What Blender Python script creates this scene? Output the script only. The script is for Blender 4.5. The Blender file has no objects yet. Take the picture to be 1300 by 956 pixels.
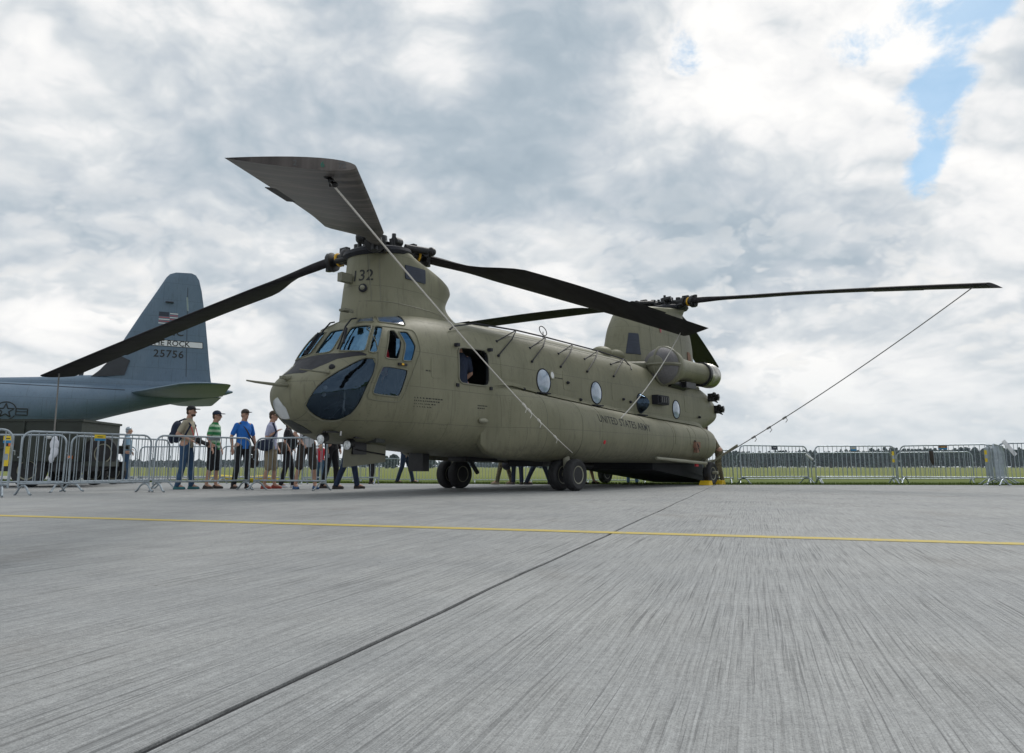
import bpy, bmesh, math, random
from mathutils import Vector, Matrix, noise as mnoise
from mathutils.bvhtree import BVHTree
random.seed(7)
R = math.radians
scene = bpy.context.scene
COL = scene.collection

# ================================================================ camera
cam_d = bpy.data.cameras.new("camera")
cam = bpy.data.objects.new("camera", cam_d); COL.objects.link(cam)
CAM_H = 0.485; PITCH = 0.1652
cam.location = (0, 0, CAM_H); cam.rotation_euler = (math.pi/2 + PITCH, 0, 0)
cam_d.sensor_width = 36; cam_d.lens = 959.0/1300*36; cam_d.shift_y = -45.0/1300
cam_d.clip_start = 0.05; cam_d.clip_end = 8000
scene.camera = cam

# ================================================================ light
SUN_AZ = R(32)      # to the right of the view axis (+Y), behind thin cloud
SUN_EL = R(52)
sun_d = bpy.data.lights.new("sun", 'SUN'); sun_d.energy = 1.5; sun_d.angle = R(20); sun_d.color = (1, .96, .9)
sun = bpy.data.objects.new("sun", sun_d); COL.objects.link(sun)
sd = Vector((math.sin(SUN_AZ)*math.cos(SUN_EL), math.cos(SUN_AZ)*math.cos(SUN_EL), math.sin(SUN_EL)))
sun.rotation_euler = sd.to_track_quat('Z', 'Y').to_euler(); sun.location = sd*60
scene.view_settings.view_transform = 'Standard'; scene.view_settings.look = 'None'
scene.view_settings.exposure = 0.0; scene.view_settings.gamma = 1.0
scene.cycles.max_bounces = 8; scene.cycles.transparent_max_bounces = 16

def pxdir(x, y):     # direction of a point of the sky, from its bearing and height
    dx = (x-650)/959; dz = -(y-433)/959
    return Vector((dx, math.cos(PITCH)-dz*math.sin(PITCH), math.sin(PITCH)+dz*math.cos(PITCH))).normalized()

# ================================================================ sky
world = bpy.data.worlds.new("World"); scene.world = world; world.use_nodes = True
nt = world.node_tree; nt.nodes.clear()
class G:
    """small helper for node graphs"""
    def __init__(s, t): s.t = t
    def n(s, kind, **kw):
        nd = s.t.nodes.new(kind)
        for k, v in kw.items(): setattr(nd, k, v)
        return nd
    def put(s, sock, v):
        if hasattr(v, 'is_linked') or hasattr(v, 'links'): s.t.links.new(v, sock)
        else: sock.default_value = v
    def m(s, op, a, b=None, c=None, clamp=False):
        nd = s.n('ShaderNodeMath', operation=op); nd.use_clamp = clamp
        s.put(nd.inputs[0], a)
        if b is not None: s.put(nd.inputs[1], b)
        if c is not None: s.put(nd.inputs[2], c)
        return nd.outputs[0]
    def vm(s, op, a, b=None):
        nd = s.n('ShaderNodeVectorMath', operation=op); s.put(nd.inputs[0], a)
        if b is not None: s.put(nd.inputs[1], b)
        return nd.outputs['Value'] if op == 'DOT_PRODUCT' else nd.outputs[0]
    def noise(s, vec, scale, detail=6, rough=.55, dist=0, lac=2.0):
        nd = s.n('ShaderNodeTexNoise'); s.put(nd.inputs['Vector'], vec)
        nd.inputs['Scale'].default_value = scale; nd.inputs['Detail'].default_value = detail
        nd.inputs['Roughness'].default_value = rough; nd.inputs['Distortion'].default_value = dist
        nd.inputs['Lacunarity'].default_value = lac
        return nd.outputs['Fac']
    def ramp(s, fac, stops, interp='LINEAR'):
        nd = s.n('ShaderNodeValToRGB'); s.put(nd.inputs[0], fac); cr = nd.color_ramp; cr.interpolation = interp
        while len(cr.elements) < len(stops): cr.elements.new(.5)
        for e, (p, c) in zip(cr.elements, stops):
            e.position = p; e.color = (c if len(c) == 4 else tuple(c)+(1,)) if hasattr(c, '__len__') else (c, c, c, 1)
        return nd.outputs[0]
    def mix(s, fac, a, b, blend='MIX'):
        nd = s.n('ShaderNodeMix', data_type='RGBA', blend_type=blend)
        s.put(nd.inputs[0], fac)
        for i, v in ((6, a), (7, b)):
            if isinstance(v, tuple) and len(v) == 3: v = v+(1,)
            s.put(nd.inputs[i], v)
        return nd.outputs[2]
    def ss(s, x, lo, hi):
        nd = s.n('ShaderNodeMapRange', interpolation_type='SMOOTHSTEP'); s.put(nd.inputs[0], x)
        nd.inputs[1].default_value = lo; nd.inputs[2].default_value = hi
        return nd.outputs[0]
g = G(nt)
dirv = g.n('ShaderNodeTexCoord').outputs['Generated']
sep = g.n('ShaderNodeSeparateXYZ'); g.put(sep.inputs[0], dirv)
sx, sy, sz = sep.outputs
comb = g.n('ShaderNodeCombineXYZ'); g.put(comb.inputs[0], sx); g.put(comb.inputs[1], sy)
g.put(comb.inputs[2], g.m('MULTIPLY', g.m('POWER', g.m('MAXIMUM', sz, 0.0), .8), 1.55)); P = comb.outputs[0]
warp = g.n('ShaderNodeTexNoise'); g.put(warp.inputs['Vector'], P); warp.inputs['Scale'].default_value = 3.2; warp.inputs['Detail'].default_value = 5
PW = g.vm('ADD', P, g.vm('MULTIPLY', g.vm('SUBTRACT', warp.outputs['Color'], (.5, .5, .5)), (.15, .15, .15)))
def puffs(vec, sc, oct_=4, gain=.55):      # heaped, cauliflower-like cloud tops: rounded bumps with creases between
    acc = 0.0; w = 1.0; tot = 0.0
    for k in range(oct_):
        n_ = g.noise(vec, sc*(2.1**k), 0, .5)
        acc = g.m('MULTIPLY_ADD', g.m('ABSOLUTE', g.m('SUBTRACT', n_, .5)), w*3.2, acc); tot += w; w *= gain
    return g.m('MULTIPLY', acc, 1/tot)
big = g.noise(PW, 3.0, 5, .5)
pf = puffs(PW, 4.2, 5); pf2 = puffs(g.vm('ADD', PW, (.012, .0, .030)), 4.2, 4)
fine = g.noise(PW, 16.0, 9, .64)
lit0 = g.m('MULTIPLY', g.m('SUBTRACT', pf, pf2), .5)
def blobs(lst):
    acc = 0.0
    for (x, y, rad, amp) in lst:
        d = g.vm('DOT_PRODUCT', dirv, tuple(pxdir(x, y)))
        k = 1/(1-math.cos(math.atan(rad/959.0)))
        e = g.m('EXPONENT', g.m('MULTIPLY', g.m('SUBTRACT', d, 1.0), k))
        acc = g.m('MULTIPLY_ADD', e, amp, acc)
    return acc
bias = blobs([(1120, 60, 130, .23), (930, 60, 110, .22), (560, 60, 60, .28), (330, 15, 60, .22), (60, 110, 70, .16), (760, 230, 60, .22), (700, 350, 60, .16),
              (890, 140, 80, .16), (1240, 330, 120, .13), (1020, 440, 70, .26), (1200, 470, 90, .25), (960, 490, 60, .12), (60, 420, 60, .14), (270, 290, 80, .10), (1060, 270, 120, .12), (300, 430, 60, .15), (720, 330, 60, .06),
              (350, 160, 110, -.20), (160, 230, 90, -.12), (700, 120, 90, -.20), (600, 260, 110, -.17), (840, 300, 110, -.15),
              (1010, 330, 100, -.18), (480, 420, 80, -.08), (70, 350, 60, -.12), (1210, 60, 60, .10), (1150, 400, 90, -.10), (480, 110, 80, -.08), (1230, 250, 70, .08), (100, 20, 90, -.12), (1000, 170, 70, -.13), (1120, 210, 60, -.10), (990, 30, 45, -.12), (880, 220, 60, -.08)])
v = g.m('ADD', g.m('ADD', g.m('MULTIPLY', g.m('SUBTRACT', big, .5), 1.15), g.m('MULTIPLY', g.m('SUBTRACT', pf, .34), .34)), g.m('MULTIPLY', g.m('SUBTRACT', fine, .5), .34))
v = g.m('ADD', g.m('ADD', v, g.m('ADD', lit0, .54)), g.m('MULTIPLY', bias, 1.15))
ccol = g.ramp(v, [(.0, (.42, .51, .59)), (.25, (.50, .585, .66)), (.45, (.64, .70, .76)), (.62, (.80, .84, .87)), (.78, (1.0, 1.005, 1.01)), (1, (1.14, 1.13, 1.11))])
# low cumulus with lit edges
P3 = g.vm('ADD', g.vm('MULTIPLY', dirv, (3.4, 3.4, 6.5)), g.vm('MULTIPLY', warp.outputs['Color'], (.5, .5, .5)))
c1 = g.m('ADD', g.m('MULTIPLY', g.noise(P3, 1.3, 4, .5), .6), g.m('MULTIPLY', puffs(P3, 2.4, 4, .6), .45)); P3b = g.vm('ADD', P3, (.02, 0, .10)); c2 = g.m('ADD', g.m('MULTIPLY', g.noise(P3b, 1.3, 4, .5), .6), g.m('MULTIPLY', puffs(P3b, 2.4, 3, .6), .45))
lit = g.m('MULTIPLY_ADD', g.m('SUBTRACT', c1, c2), 3.6, .62, clamp=True)
cumcol = g.ramp(lit, [(.0, (.56, .64, .70)), (.45, (.74, .79, .83)), (.8, (.95, .96, .965)), (1, (1.03, 1.02, 1.0))])
cmask = g.m('MULTIPLY', g.ss(c1, .425, .52), g.m('MULTIPLY', g.ss(sz, .42, .16), .62))
ccol = g.mix(cmask, ccol, cumcol)
hz = g.ss(sz, .17, .0)
ccol = g.mix(g.m('MULTIPLY', hz, .62), ccol, (.80, .855, .89))
# gaps of blue
hole = blobs([(868, 74, 22, .85), (1078, 55, 26, .45), (1212, 40, 30, 1.0), (1196, 115, 30, 1.15), (1186, 170, 24, 1.1), (1180, 205, 20, 1.05), (1160, 232, 26, .85), (1245, 12, 30, .9), (1275, 0, 26, .8),
              (1100, 62, 20, .5), (1170, 15, 30, .6), (1130, 150, 26, .3), (860, 30, 20, .3), (1175, 225, 22, .4)])
hole0 = hole
hole = g.m('ADD', hole, g.m('ADD', g.m('MULTIPLY', g.m('SUBTRACT', g.noise(PW, 10.0, 10, .68), .5), 3.4), g.m('MULTIPLY', g.m('SUBTRACT', .34, pf), 1.2)))
hm = g.m('MULTIPLY', g.ss(hole, .40, 1.25), g.ss(hole0, .10, .42))
sky = g.n('ShaderNodeTexSky', sky_type='NISHITA'); sky.sun_disc = False
sky.sun_elevation = SUN_EL; sky.sun_rotation = SUN_AZ; sky.air_density = 1.0; sky.dust_density = .6; sky.ozone_density = 1.2
bg1 = g.n('ShaderNodeBackground'); g.put(bg1.inputs[0], g.mix(1.0, sky.outputs[0], (.74, 1.0, 1.02), 'MULTIPLY')); bg1.inputs[1].default_value = .12
bg2 = g.n('ShaderNodeBackground'); g.put(bg2.inputs[0], ccol); bg2.inputs[1].default_value = .90
mixs = g.n('ShaderNodeMixShader'); g.put(mixs.inputs[0], g.m('SUBTRACT', 1.0, g.m('MULTIPLY', hm, .78)))
nt.links.new(bg1.outputs[0], mixs.inputs[1]); nt.links.new(bg2.outputs[0], mixs.inputs[2])
wo = g.n('ShaderNodeOutputWorld'); nt.links.new(mixs.outputs[0], wo.inputs[0])

world.cycles.sampling_method = 'MANUAL'; world.cycles.sample_map_resolution = 512

# ================================================================ materials
MAT = {}
def mat(name, col, rough=.6, metal=0, vary=.12, vscale=3.0, bump=0, bscale=40, coat=0, spec=.5, stretch=None):
    m = bpy.data.materials.new(name); m.use_nodes = True
    t = m.node_tree; gg = G(t); b = t.nodes['Principled BSDF']
    tc = gg.n('ShaderNodeTexCoord').outputs['Object']
    if stretch: tc = gg.vm('MULTIPLY', tc, stretch)
    nf = gg.noise(tc, vscale, 6, .6)
    f = gg.ramp(nf, [(.25, 1-vary*1.6), (.75, 1+vary*1.2)])
    c = gg.mix(1.0, tuple(col)+(1,), f, 'MULTIPLY')
    gg.put(b.inputs['Base Color'], c)
    rr = gg.m('MULTIPLY_ADD', gg.noise(tc, vscale*4, 4), .25, rough-.12); gg.put(b.inputs['Roughness'], rr)
    b.inputs['Metallic'].default_value = metal; b.inputs['Specular IOR Level'].default_value = spec
    b.inputs['Coat Weight'].default_value = coat; b.inputs['Coat Roughness'].default_value = .05
    if name.startswith('cloth'):
        bp = gg.n('ShaderNodeBump'); bp.inputs['Strength'].default_value = .9; bp.inputs['Distance'].default_value = .03
        gg.put(bp.inputs['Height'], gg.noise(gg.vm('MULTIPLY', tc, (1, 1, .45)), 13, 4, .55, .6)); gg.put(b.inputs['Normal'], bp.outputs[0])
    if bump:
        bp = gg.n('ShaderNodeBump'); bp.inputs['Strength'].default_value = bump; bp.inputs['Distance'].default_value = .01
        gg.put(bp.inputs['Height'], gg.noise(tc, bscale, 5)); gg.put(b.inputs['Normal'], bp.outputs[0])
    MAT[name] = m; return m

def skin_paint(name, c0, c1, dirt, seam, bw=1.27, rh=.62, mort=.0055, rough=.42, soot=False):
    m = bpy.data.materials.new(name); m.use_nodes = True
    t = m.node_tree; q = G(t); b = t.nodes['Principled BSDF']
    tc = q.n('ShaderNodeTexCoord').outputs['Object']
    se = q.n('ShaderNodeSeparateXYZ'); q.put(se.inputs[0], tc)
    cb = q.n('ShaderNodeCombineXYZ'); q.put(cb.inputs[0], se.outputs[0]); q.put(cb.inputs[1], se.outputs[2])
    br = q.n('ShaderNodeTexBrick'); q.put(br.inputs['Vector'], cb.outputs[0])
    br.inputs['Scale'].default_value = 1.0; br.inputs['Brick Width'].default_value = bw; br.inputs['Row Height'].default_value = rh
    br.inputs['Mortar Size'].default_value = mort; br.inputs['Mortar Smooth'].default_value = .4; br.offset = .37
    # rivet rows: small dots along the frames
    wv = q.m('FRACT', q.m('MULTIPLY', se.outputs[0], 1/.635)); near = q.m('LESS_THAN', q.m('ABSOLUTE', q.m('SUBTRACT', wv, .5)), .012)
    dot = q.m('LESS_THAN', q.m('FRACT', q.m('MULTIPLY', se.outputs[2], 1/.045)), .4)
    riv = q.m('MULTIPLY', near, dot)
    n1 = q.noise(q.vm('MULTIPLY', tc, (1, 1, .55)), 1.1, 8, .62); n2 = q.noise(q.vm('MULTIPLY', tc, (5, 5, .8)), 2.4, 6, .65)
    n3 = q.noise(tc, 14, 5, .7)
    base = q.mix(q.ss(n1, .35, .68), c0, c1)
    base = q.mix(q.m('MULTIPLY', q.ss(n2, .50, .72), .50), base, dirt)
    base = q.mix(q.m('MULTIPLY', q.ss(n3, .6, .8), .22), base, tuple(v*1.2 for v in c1))
    base = q.mix(q.m('MULTIPLY', br.outputs['Fac'], .62), base, seam)
    base = q.mix(q.m('MULTIPLY', riv, .45), base, tuple(v*.55 for v in c0))
    # patches touched up in a slightly different tone, and soft run marks down from the fittings
    vo = q.n('ShaderNodeTexVoronoi'); q.put(vo.inputs['Vector'], q.vm('MULTIPLY', tc, (1, .2, 1.6))); vo.inputs['Scale'].default_value = .9
    hs = q.n('ShaderNodeSeparateXYZ'); q.put(hs.inputs[0], vo.outputs['Color']); base = q.mix(q.m('MULTIPLY', hs.outputs[0], .16), base, tuple(v*.72 for v in c0))
    run = q.ss(q.noise(q.vm('MULTIPLY', tc, (16, 16, .9)), 1.0, 5, .7), .60, .74); base = q.mix(q.m('MULTIPLY', run, .35), base, dirt)
    if soot:
        so = q.m('MULTIPLY', q.ss(se.outputs[0], 10.8, 12.6), q.ss(se.outputs[2], 2.2, 3.2)); base = q.mix(q.m('MULTIPLY', q.m('MULTIPLY', so, n1), .75), base, (.05, .047, .040))
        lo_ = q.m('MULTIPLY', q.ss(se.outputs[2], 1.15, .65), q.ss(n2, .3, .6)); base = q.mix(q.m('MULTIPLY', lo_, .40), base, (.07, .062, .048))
    q.put(b.inputs['Base Color'], base)
    q.put(b.inputs['Roughness'], q.m('MULTIPLY_ADD', n3, .22, rough)); b.inputs['Specular IOR Level'].default_value = .42
    bp = q.n('ShaderNodeBump'); bp.inputs['Strength'].default_value = .35; bp.inputs['Distance'].default_value = .006
    hgt = q.m('SUBTRACT', q.m('MULTIPLY', q.noise(tc, 2.2, 3), 2.2), q.m('ADD', br.outputs['Fac'], q.m('MULTIPLY', riv, -.3)))
    q.put(bp.inputs['Height'], hgt); q.put(b.inputs['Normal'], bp.outputs[0])
    MAT[name] = m
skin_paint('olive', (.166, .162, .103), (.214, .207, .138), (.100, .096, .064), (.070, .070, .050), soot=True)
skin_paint('af_grey', (.105, .162, .228), (.125, .182, .250), (.075, .105, .140), (.05, .07, .09), 2.1, 1.05, .010, .40)
mat('olive_plain', (.165, .162, .115), .5, vary=.15)
mat('olive_light', (.26, .255, .19), .5, vary=.1)
mat('black_paint', (.020, .021, .028), .55, vary=.2, spec=.25)
mat('blade', (.020, .018, .021), .62, vary=.35, vscale=1.2, stretch=(1, 5, 1), spec=.15)
mat('blade_worn', (.085, .075, .070), .45, vary=.55, vscale=1.6, stretch=(1, 4.5, 1), spec=.4)
mat('black_metal', (.018, .018, .020), .38, metal=.3, vary=.3)
mat('rubber', (.018, .018, .020), .75, vary=.25, vscale=12)
mat('steel', (.50, .50, .49), .32, metal=1, vary=.15)
mat('burnt_steel', (.52, .50, .46), .34, metal=1, vary=.35, vscale=5)
mat('galvanised', (.36, .41, .45), .42, metal=.75, vary=.2, vscale=9)
mat('yellow_plastic', (.75, .50, .02), .5, vary=.1)
mat('yellow_small', (.75, .42, .02), .5, vary=.05)
mat('rope', (.62, .60, .56), .9, vary=.15, vscale=60)
mat('grey_rope', (.22, .21, .20), .9, vary=.15, vscale=60)
mat('screen', (.15, .145, .15), .7, vary=.12, vscale=25, bump=.6, bscale=220)
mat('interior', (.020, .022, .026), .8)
mat('seat_green', (.05, .055, .05), .8)
mat('sky_blue_pane', (.03, .085, .20), .08, vary=.5, vscale=4, spec=.8, coat=1)  # eyebrow panes: blue of the sky is put into the base colour
mat('nose_glass', (.55, .58, .60), .12, vary=.05, spec=.9, coat=1)
mat('cabin_pane', (.32, .40, .52), .12, vary=.35, vscale=2.5, spec=.8, coat=1)  # pale blue base colour stands in for sky reflected in the round windows
mat('lamp_lens', (.75, .78, .8), .1, spec=.9, coat=1, vary=.4, vscale=25)
mat('red_tag', (.55, .02, .03), .6)
mat('brown_cloth', (.22, .12, .08), .85, vary=.3, vscale=12)
mat('stencil', (.022, .023, .022), .7)
mat('navy_panel', (.018, .026, .048), .55, vary=.2, stretch=(1, 1, 14))
mat('af_dark', (.030, .033, .042), .6)
mat('white_paint', (.72, .73, .74), .5, vary=.05)
mat('pale_seal', (.42, .52, .50), .5)
mat('flag_red', (.42, .10, .12), .6)
mat('army_green', (.017, .024, .017), .55, vary=.2)
mat('lamp_orange', (.8, .2, .02), .4)
mat('skin', (.50, .29, .21), .55, vary=.06, vscale=8)
mat('hair_brown', (.07, .045, .03), .8, vary=.3, vscale=40)
mat('cloth_black', (.014, .014, .018), .85, vary=.2)
mat('cloth_navy', (.018, .028, .060), .85, vary=.2)
mat('cloth_denim', (.035, .085, .170), .85, vary=.25, vscale=7)
mat('cloth_dark_denim', (.018, .035, .080), .85, vary=.25, vscale=7)
mat('cloth_tan', (.40, .36, .27), .85, vary=.08)
mat('cloth_blue', (.02, .17, .60), .85, vary=.1)
mat('cloth_lavender', (.46, .48, .66), .85, vary=.06)
mat('cloth_white', (.70, .72, .78), .85, vary=.05)
mat('cloth_khaki', (.30, .25, .17), .85, vary=.1)
mat('cloth_red', (.50, .02, .04), .85, vary=.1)
mat('cloth_brown', (.06, .048, .04), .85, vary=.2)
mat('cloth_paleblue', (.22, .36, .48), .85, vary=.15)
mat('shoe_dark', (.03, .022, .02), .6)
mat('shoe_red', (.35, .05, .03), .6)
mat('shoe_teal', (.03, .14, .16), .6)
mat('shoe_blue', (.03, .10, .25), .6)
mat('sign_yellow', (.75, .55, .03), .5, vary=.05)
mat('sign_blue', (.03, .22, .45), .5, vary=.05)
mat('bark', (.06, .045, .03), .9)
mat('leaves_forest', (.028, .052, .030), .8, vary=.5, vscale=.25)
mat('leaves_tree', (.035, .062, .040), .8, vary=.45, vscale=.4)
def worn_blade(er, et):
    m = bpy.data.materials.new('blade_worn'); m.use_nodes = True; q = G(m.node_tree); b = m.node_tree.nodes['Principled BSDF']
    tc = q.n('ShaderNodeTexCoord').outputs['Object']; cb = q.n('ShaderNodeCombineXYZ')
    q.put(cb.inputs[0], q.m('MULTIPLY', q.vm('DOT_PRODUCT', tc, er), 5.5)); q.put(cb.inputs[1], q.m('MULTIPLY', q.vm('DOT_PRODUCT', tc, et), 1.1))
    n1 = q.noise(cb.outputs[0], 1.0, 8, .68); n2 = q.noise(tc, 1.3, 4, .6)
    c = q.ramp(q.m('ADD', q.m('MULTIPLY', n1, .75), q.m('MULTIPLY', n2, .25)), [(.38, (.018, .015, .016)), (.47, (.05, .042, .040)), (.55, (.12, .105, .098)), (.63, (.20, .18, .17))])
    q.put(b.inputs['Base Color'], c); q.put(b.inputs['Roughness'], q.m('MULTIPLY_ADD', n1, .3, .35)); b.inputs['Specular IOR Level'].default_value = .3; MAT['blade_worn'] = m
worn_blade((-.70, -.71, 0), (.71, -.70, 0))
mat('mark_green', (.01, .16, .11), .5); mat('mark_grey', (.10, .105, .11), .5)
def cloth_pattern(name, a, b_, scale, thr=.5, soft=.03, camo=False, axis=2):
    m = bpy.data.materials.new(name); m.use_nodes = True; q = G(m.node_tree); b = m.node_tree.nodes['Principled BSDF']
    tc = q.n('ShaderNodeTexCoord').outputs['Object']
    if camo:
        n = q.noise(tc, 9, 3, .6)
        c = q.ramp(n, [(.0, b_), (.42, b_), (.46, a), (.58, a), (.6, (.06, .045, .03))], 'CONSTANT')
    else:
        se = q.n('ShaderNodeSeparateXYZ'); q.put(se.inputs[0], tc)
        f = q.ss(q.m('ABSOLUTE', q.m('SUBTRACT', q.m('FRACT', q.m('MULTIPLY', se.outputs[axis], scale)), .5)), thr*.5-soft, thr*.5+soft)
        c = q.mix(f, a, b_)
    q.put(b.inputs['Base Color'], c); b.inputs['Roughness'].default_value = .85; MAT[name] = m
cloth_pattern('cloth_green_stripe', (.03, .24, .08), (.42, .60, .42), 8.5, .55)
cloth_pattern('cloth_camo', (.17, .14, .085), (.09, .085, .05), 1, camo=True)
def glass(name, tint, refl=.1, gcol=(.62, .80, 1.0)):
    m = bpy.data.materials.new(name); m.use_nodes = True; t = m.node_tree; q = G(t)
    t.nodes.remove(t.nodes['Principled BSDF']); out = t.nodes['Material Output']
    tr = q.n('ShaderNodeBsdfTransparent'); tr.inputs[0].default_value = tint+(1,)
    gl = q.n('ShaderNodeBsdfGlossy'); gl.inputs['Roughness'].default_value = .03; gl.inputs[0].default_value = gcol+(1,)
    lw = q.n('ShaderNodeLayerWeight'); lw.inputs[0].default_value = .35
    n = q.noise(q.n('ShaderNodeTexCoord').outputs['Object'], 2.2, 3); bp = q.n('ShaderNodeBump'); bp.inputs['Strength'].default_value = .25; bp.inputs['Distance'].default_value = .03
    q.put(bp.inputs['Height'], n); q.put(gl.inputs['Normal'], bp.outputs[0])
    f = q.m('MULTIPLY_ADD', lw.outputs['Fresnel'], .8, refl, clamp=True)
    mx = q.n('ShaderNodeMixShader'); q.put(mx.inputs[0], f); t.links.new(tr.outputs[0], mx.inputs[1]); t.links.new(gl.outputs[0], mx.inputs[2])
    t.links.new(mx.outputs[0], out.inputs[0]); MAT[name] = m
glass('windscreen_glass', (.30, .46, .56), .22, (.34, .66, 1.0))
glass('chin_glass', (.36, .40, .44), .055, (.42, .62, .88))
glass('blue_pane', (.06, .16, .34), .18, (.16, .42, .80))
glass('clear_glass', (.7, .75, .8), .12)

# ================================================================ mesh helpers
class MB:
    def __init__(s): s.v = []; s.f = []; s.m = []
    def add(s, vs, fs, mi=0):
        o = len(s.v); s.v += [tuple(p) for p in vs]; s.f += [tuple(i+o for i in f) for f in fs]; s.m += [mi]*len(fs)
    def box(s, lo, hi, mi=0, M=None):
        x0, y0, z0 = lo; x1, y1, z1 = hi
        vs = [Vector(p) for p in ((x0,y0,z0),(x1,y0,z0),(x1,y1,z0),(x0,y1,z0),(x0,y0,z1),(x1,y0,z1),(x1,y1,z1),(x0,y1,z1))]
        if M is not None: vs = [M @ p for p in vs]
        s.add(vs, [(0,3,2,1),(4,5,6,7),(0,1,5,4),(1,2,6,5),(2,3,7,6),(3,0,4,7)], mi)
    def loft(s, rings, cap=True, closed=True, mi=0):
        n = len(rings[0]); vs = [p for r in rings for p in r]; fs = []
        for k in range(len(rings)-1):
            for i in range(n if closed else n-1):
                j = (i+1) % n; fs.append((k*n+i, k*n+j, (k+1)*n+j, (k+1)*n+i))
        if cap: fs.append(tuple(range(n))[::-1]); fs.append(tuple((len(rings)-1)*n+i for i in range(n)))
        s.add(vs, fs, mi)
    def tube(s, pts, r, n=8, mi=0, cap=True, flat=1.0):
        pts = [Vector(p) for p in pts]; rs = r if hasattr(r, '__len__') else [r]*len(pts)
        rings = []; up = None
        for i, p in enumerate(pts):
            d = (pts[min(i+1, len(pts)-1)]-pts[max(i-1, 0)]).normalized()
            if up is None: up = Vector((0, 0, 1)) if abs(d.z) < .9 else Vector((1, 0, 0))
            a = d.cross(up)
            if a.length < 1e-4: a = d.orthogonal()
            a.normalize(); b = a.cross(d).normalized(); up = b
            rings.append([p+(a*math.cos(2*math.pi*k/n)+b*math.sin(2*math.pi*k/n)*flat)*rs[i] for k in range(n)])
        s.loft(rings, cap, mi=mi)
    def ell(s, c, rad, n=16, k=10, mi=0, M=None, t0=0.0, t1=math.pi):
        c = Vector(c); rings = []
        for i in range(k+1):
            t = t0+(t1-t0)*i/k; t = min(max(t, .02), math.pi-.02)
            ring = [Vector((rad[0]*math.sin(t)*math.cos(2*math.pi*j/n), rad[1]*math.sin(t)*math.sin(2*math.pi*j/n), rad[2]*math.cos(t))) for j in range(n)]
            if M is not None: ring = [M @ p for p in ring]
            rings.append([c+p for p in ring])
        s.loft(rings[::-1], True, mi=mi)
    def cyl(s, a, b, r, n=16, mi=0, r2=None): s.tube([a, b], [r, r if r2 is None else r2], n, mi)
    def lathe(s, prof, c, axis, n=32, mi=0):
        c = Vector(c); ax = Vector(axis).normalized(); u = ax.orthogonal().normalized(); w = ax.cross(u)
        rings = [[c+ax*h+(u*math.cos(2*math.pi*j/n)+w*math.sin(2*math.pi*j/n))*r for j in range(n)] for (r, h) in prof]
        s.loft(rings, True, mi=mi)
    def prism(s, poly, d, mi=0):
        d = Vector(d); n = len(poly); A = [Vector(p) for p in poly]
        s.add(A+[p+d for p in A], [tuple(range(n))[::-1], tuple(range(n, 2*n))]+[(i, (i+1) % n, n+(i+1) % n, n+i) for i in range(n)], mi)
def link(o, parent=None):
    COL.objects.link(o)
    if parent is not None: o.parent = parent
    return o
def build(name, mb, mats, parent=None, smooth=True, angle=40, fix=True):
    me = bpy.data.meshes.new(name); me.from_pydata(mb.v, [], mb.f)
    if fix:
        bm = bmesh.new(); bm.from_mesh(me); bmesh.ops.recalc_face_normals(bm, faces=bm.faces); bm.to_mesh(me); bm.free()
    for k in (mats if isinstance(mats, (list, tuple)) else [mats]): me.materials.append(MAT[k] if isinstance(k, str) else k)
    if any(mb.m): me.polygons.foreach_set('material_index', mb.m)
    if smooth:
        me.polygons.foreach_set('use_smooth', [True]*len(me.polygons)); me.set_sharp_from_angle(angle=R(angle))
    me.update()
    return link(bpy.data.objects.new(name, me), parent)
def thing(name, label, cat, loc=(0,0,0), rz=0, group=None):
    o = bpy.data.objects.new(name, None); o.empty_display_size = .3; link(o); o.location = loc; o.rotation_euler = (0, 0, rz)
    return tag(o, label, cat, group)
def tag(o, label, cat, group=None):
    o['label'] = label; o['category'] = cat
    if group: o['group'] = group
    return o
def struct(o): o['kind'] = 'structure'; return o
def bvh_of(mb): return BVHTree.FromPolygons([tuple(v) for v in mb.v], mb.f)
def bez(a, b, sag, n=24):
    a, b = Vector(a), Vector(b); out = []
    for i in range(n+1):
        t = i/n; p = a.lerp(b, t); p.z -= 4*sag*t*(1-t); out.append(p)
    return out
def at(x, Y, z=0.0):      # bearing of a place and its distance ahead
    dx = (x-650)/959; return Vector((dx*(Y*math.cos(PITCH)+(z-CAM_H)*math.sin(PITCH)), Y, z))

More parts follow.
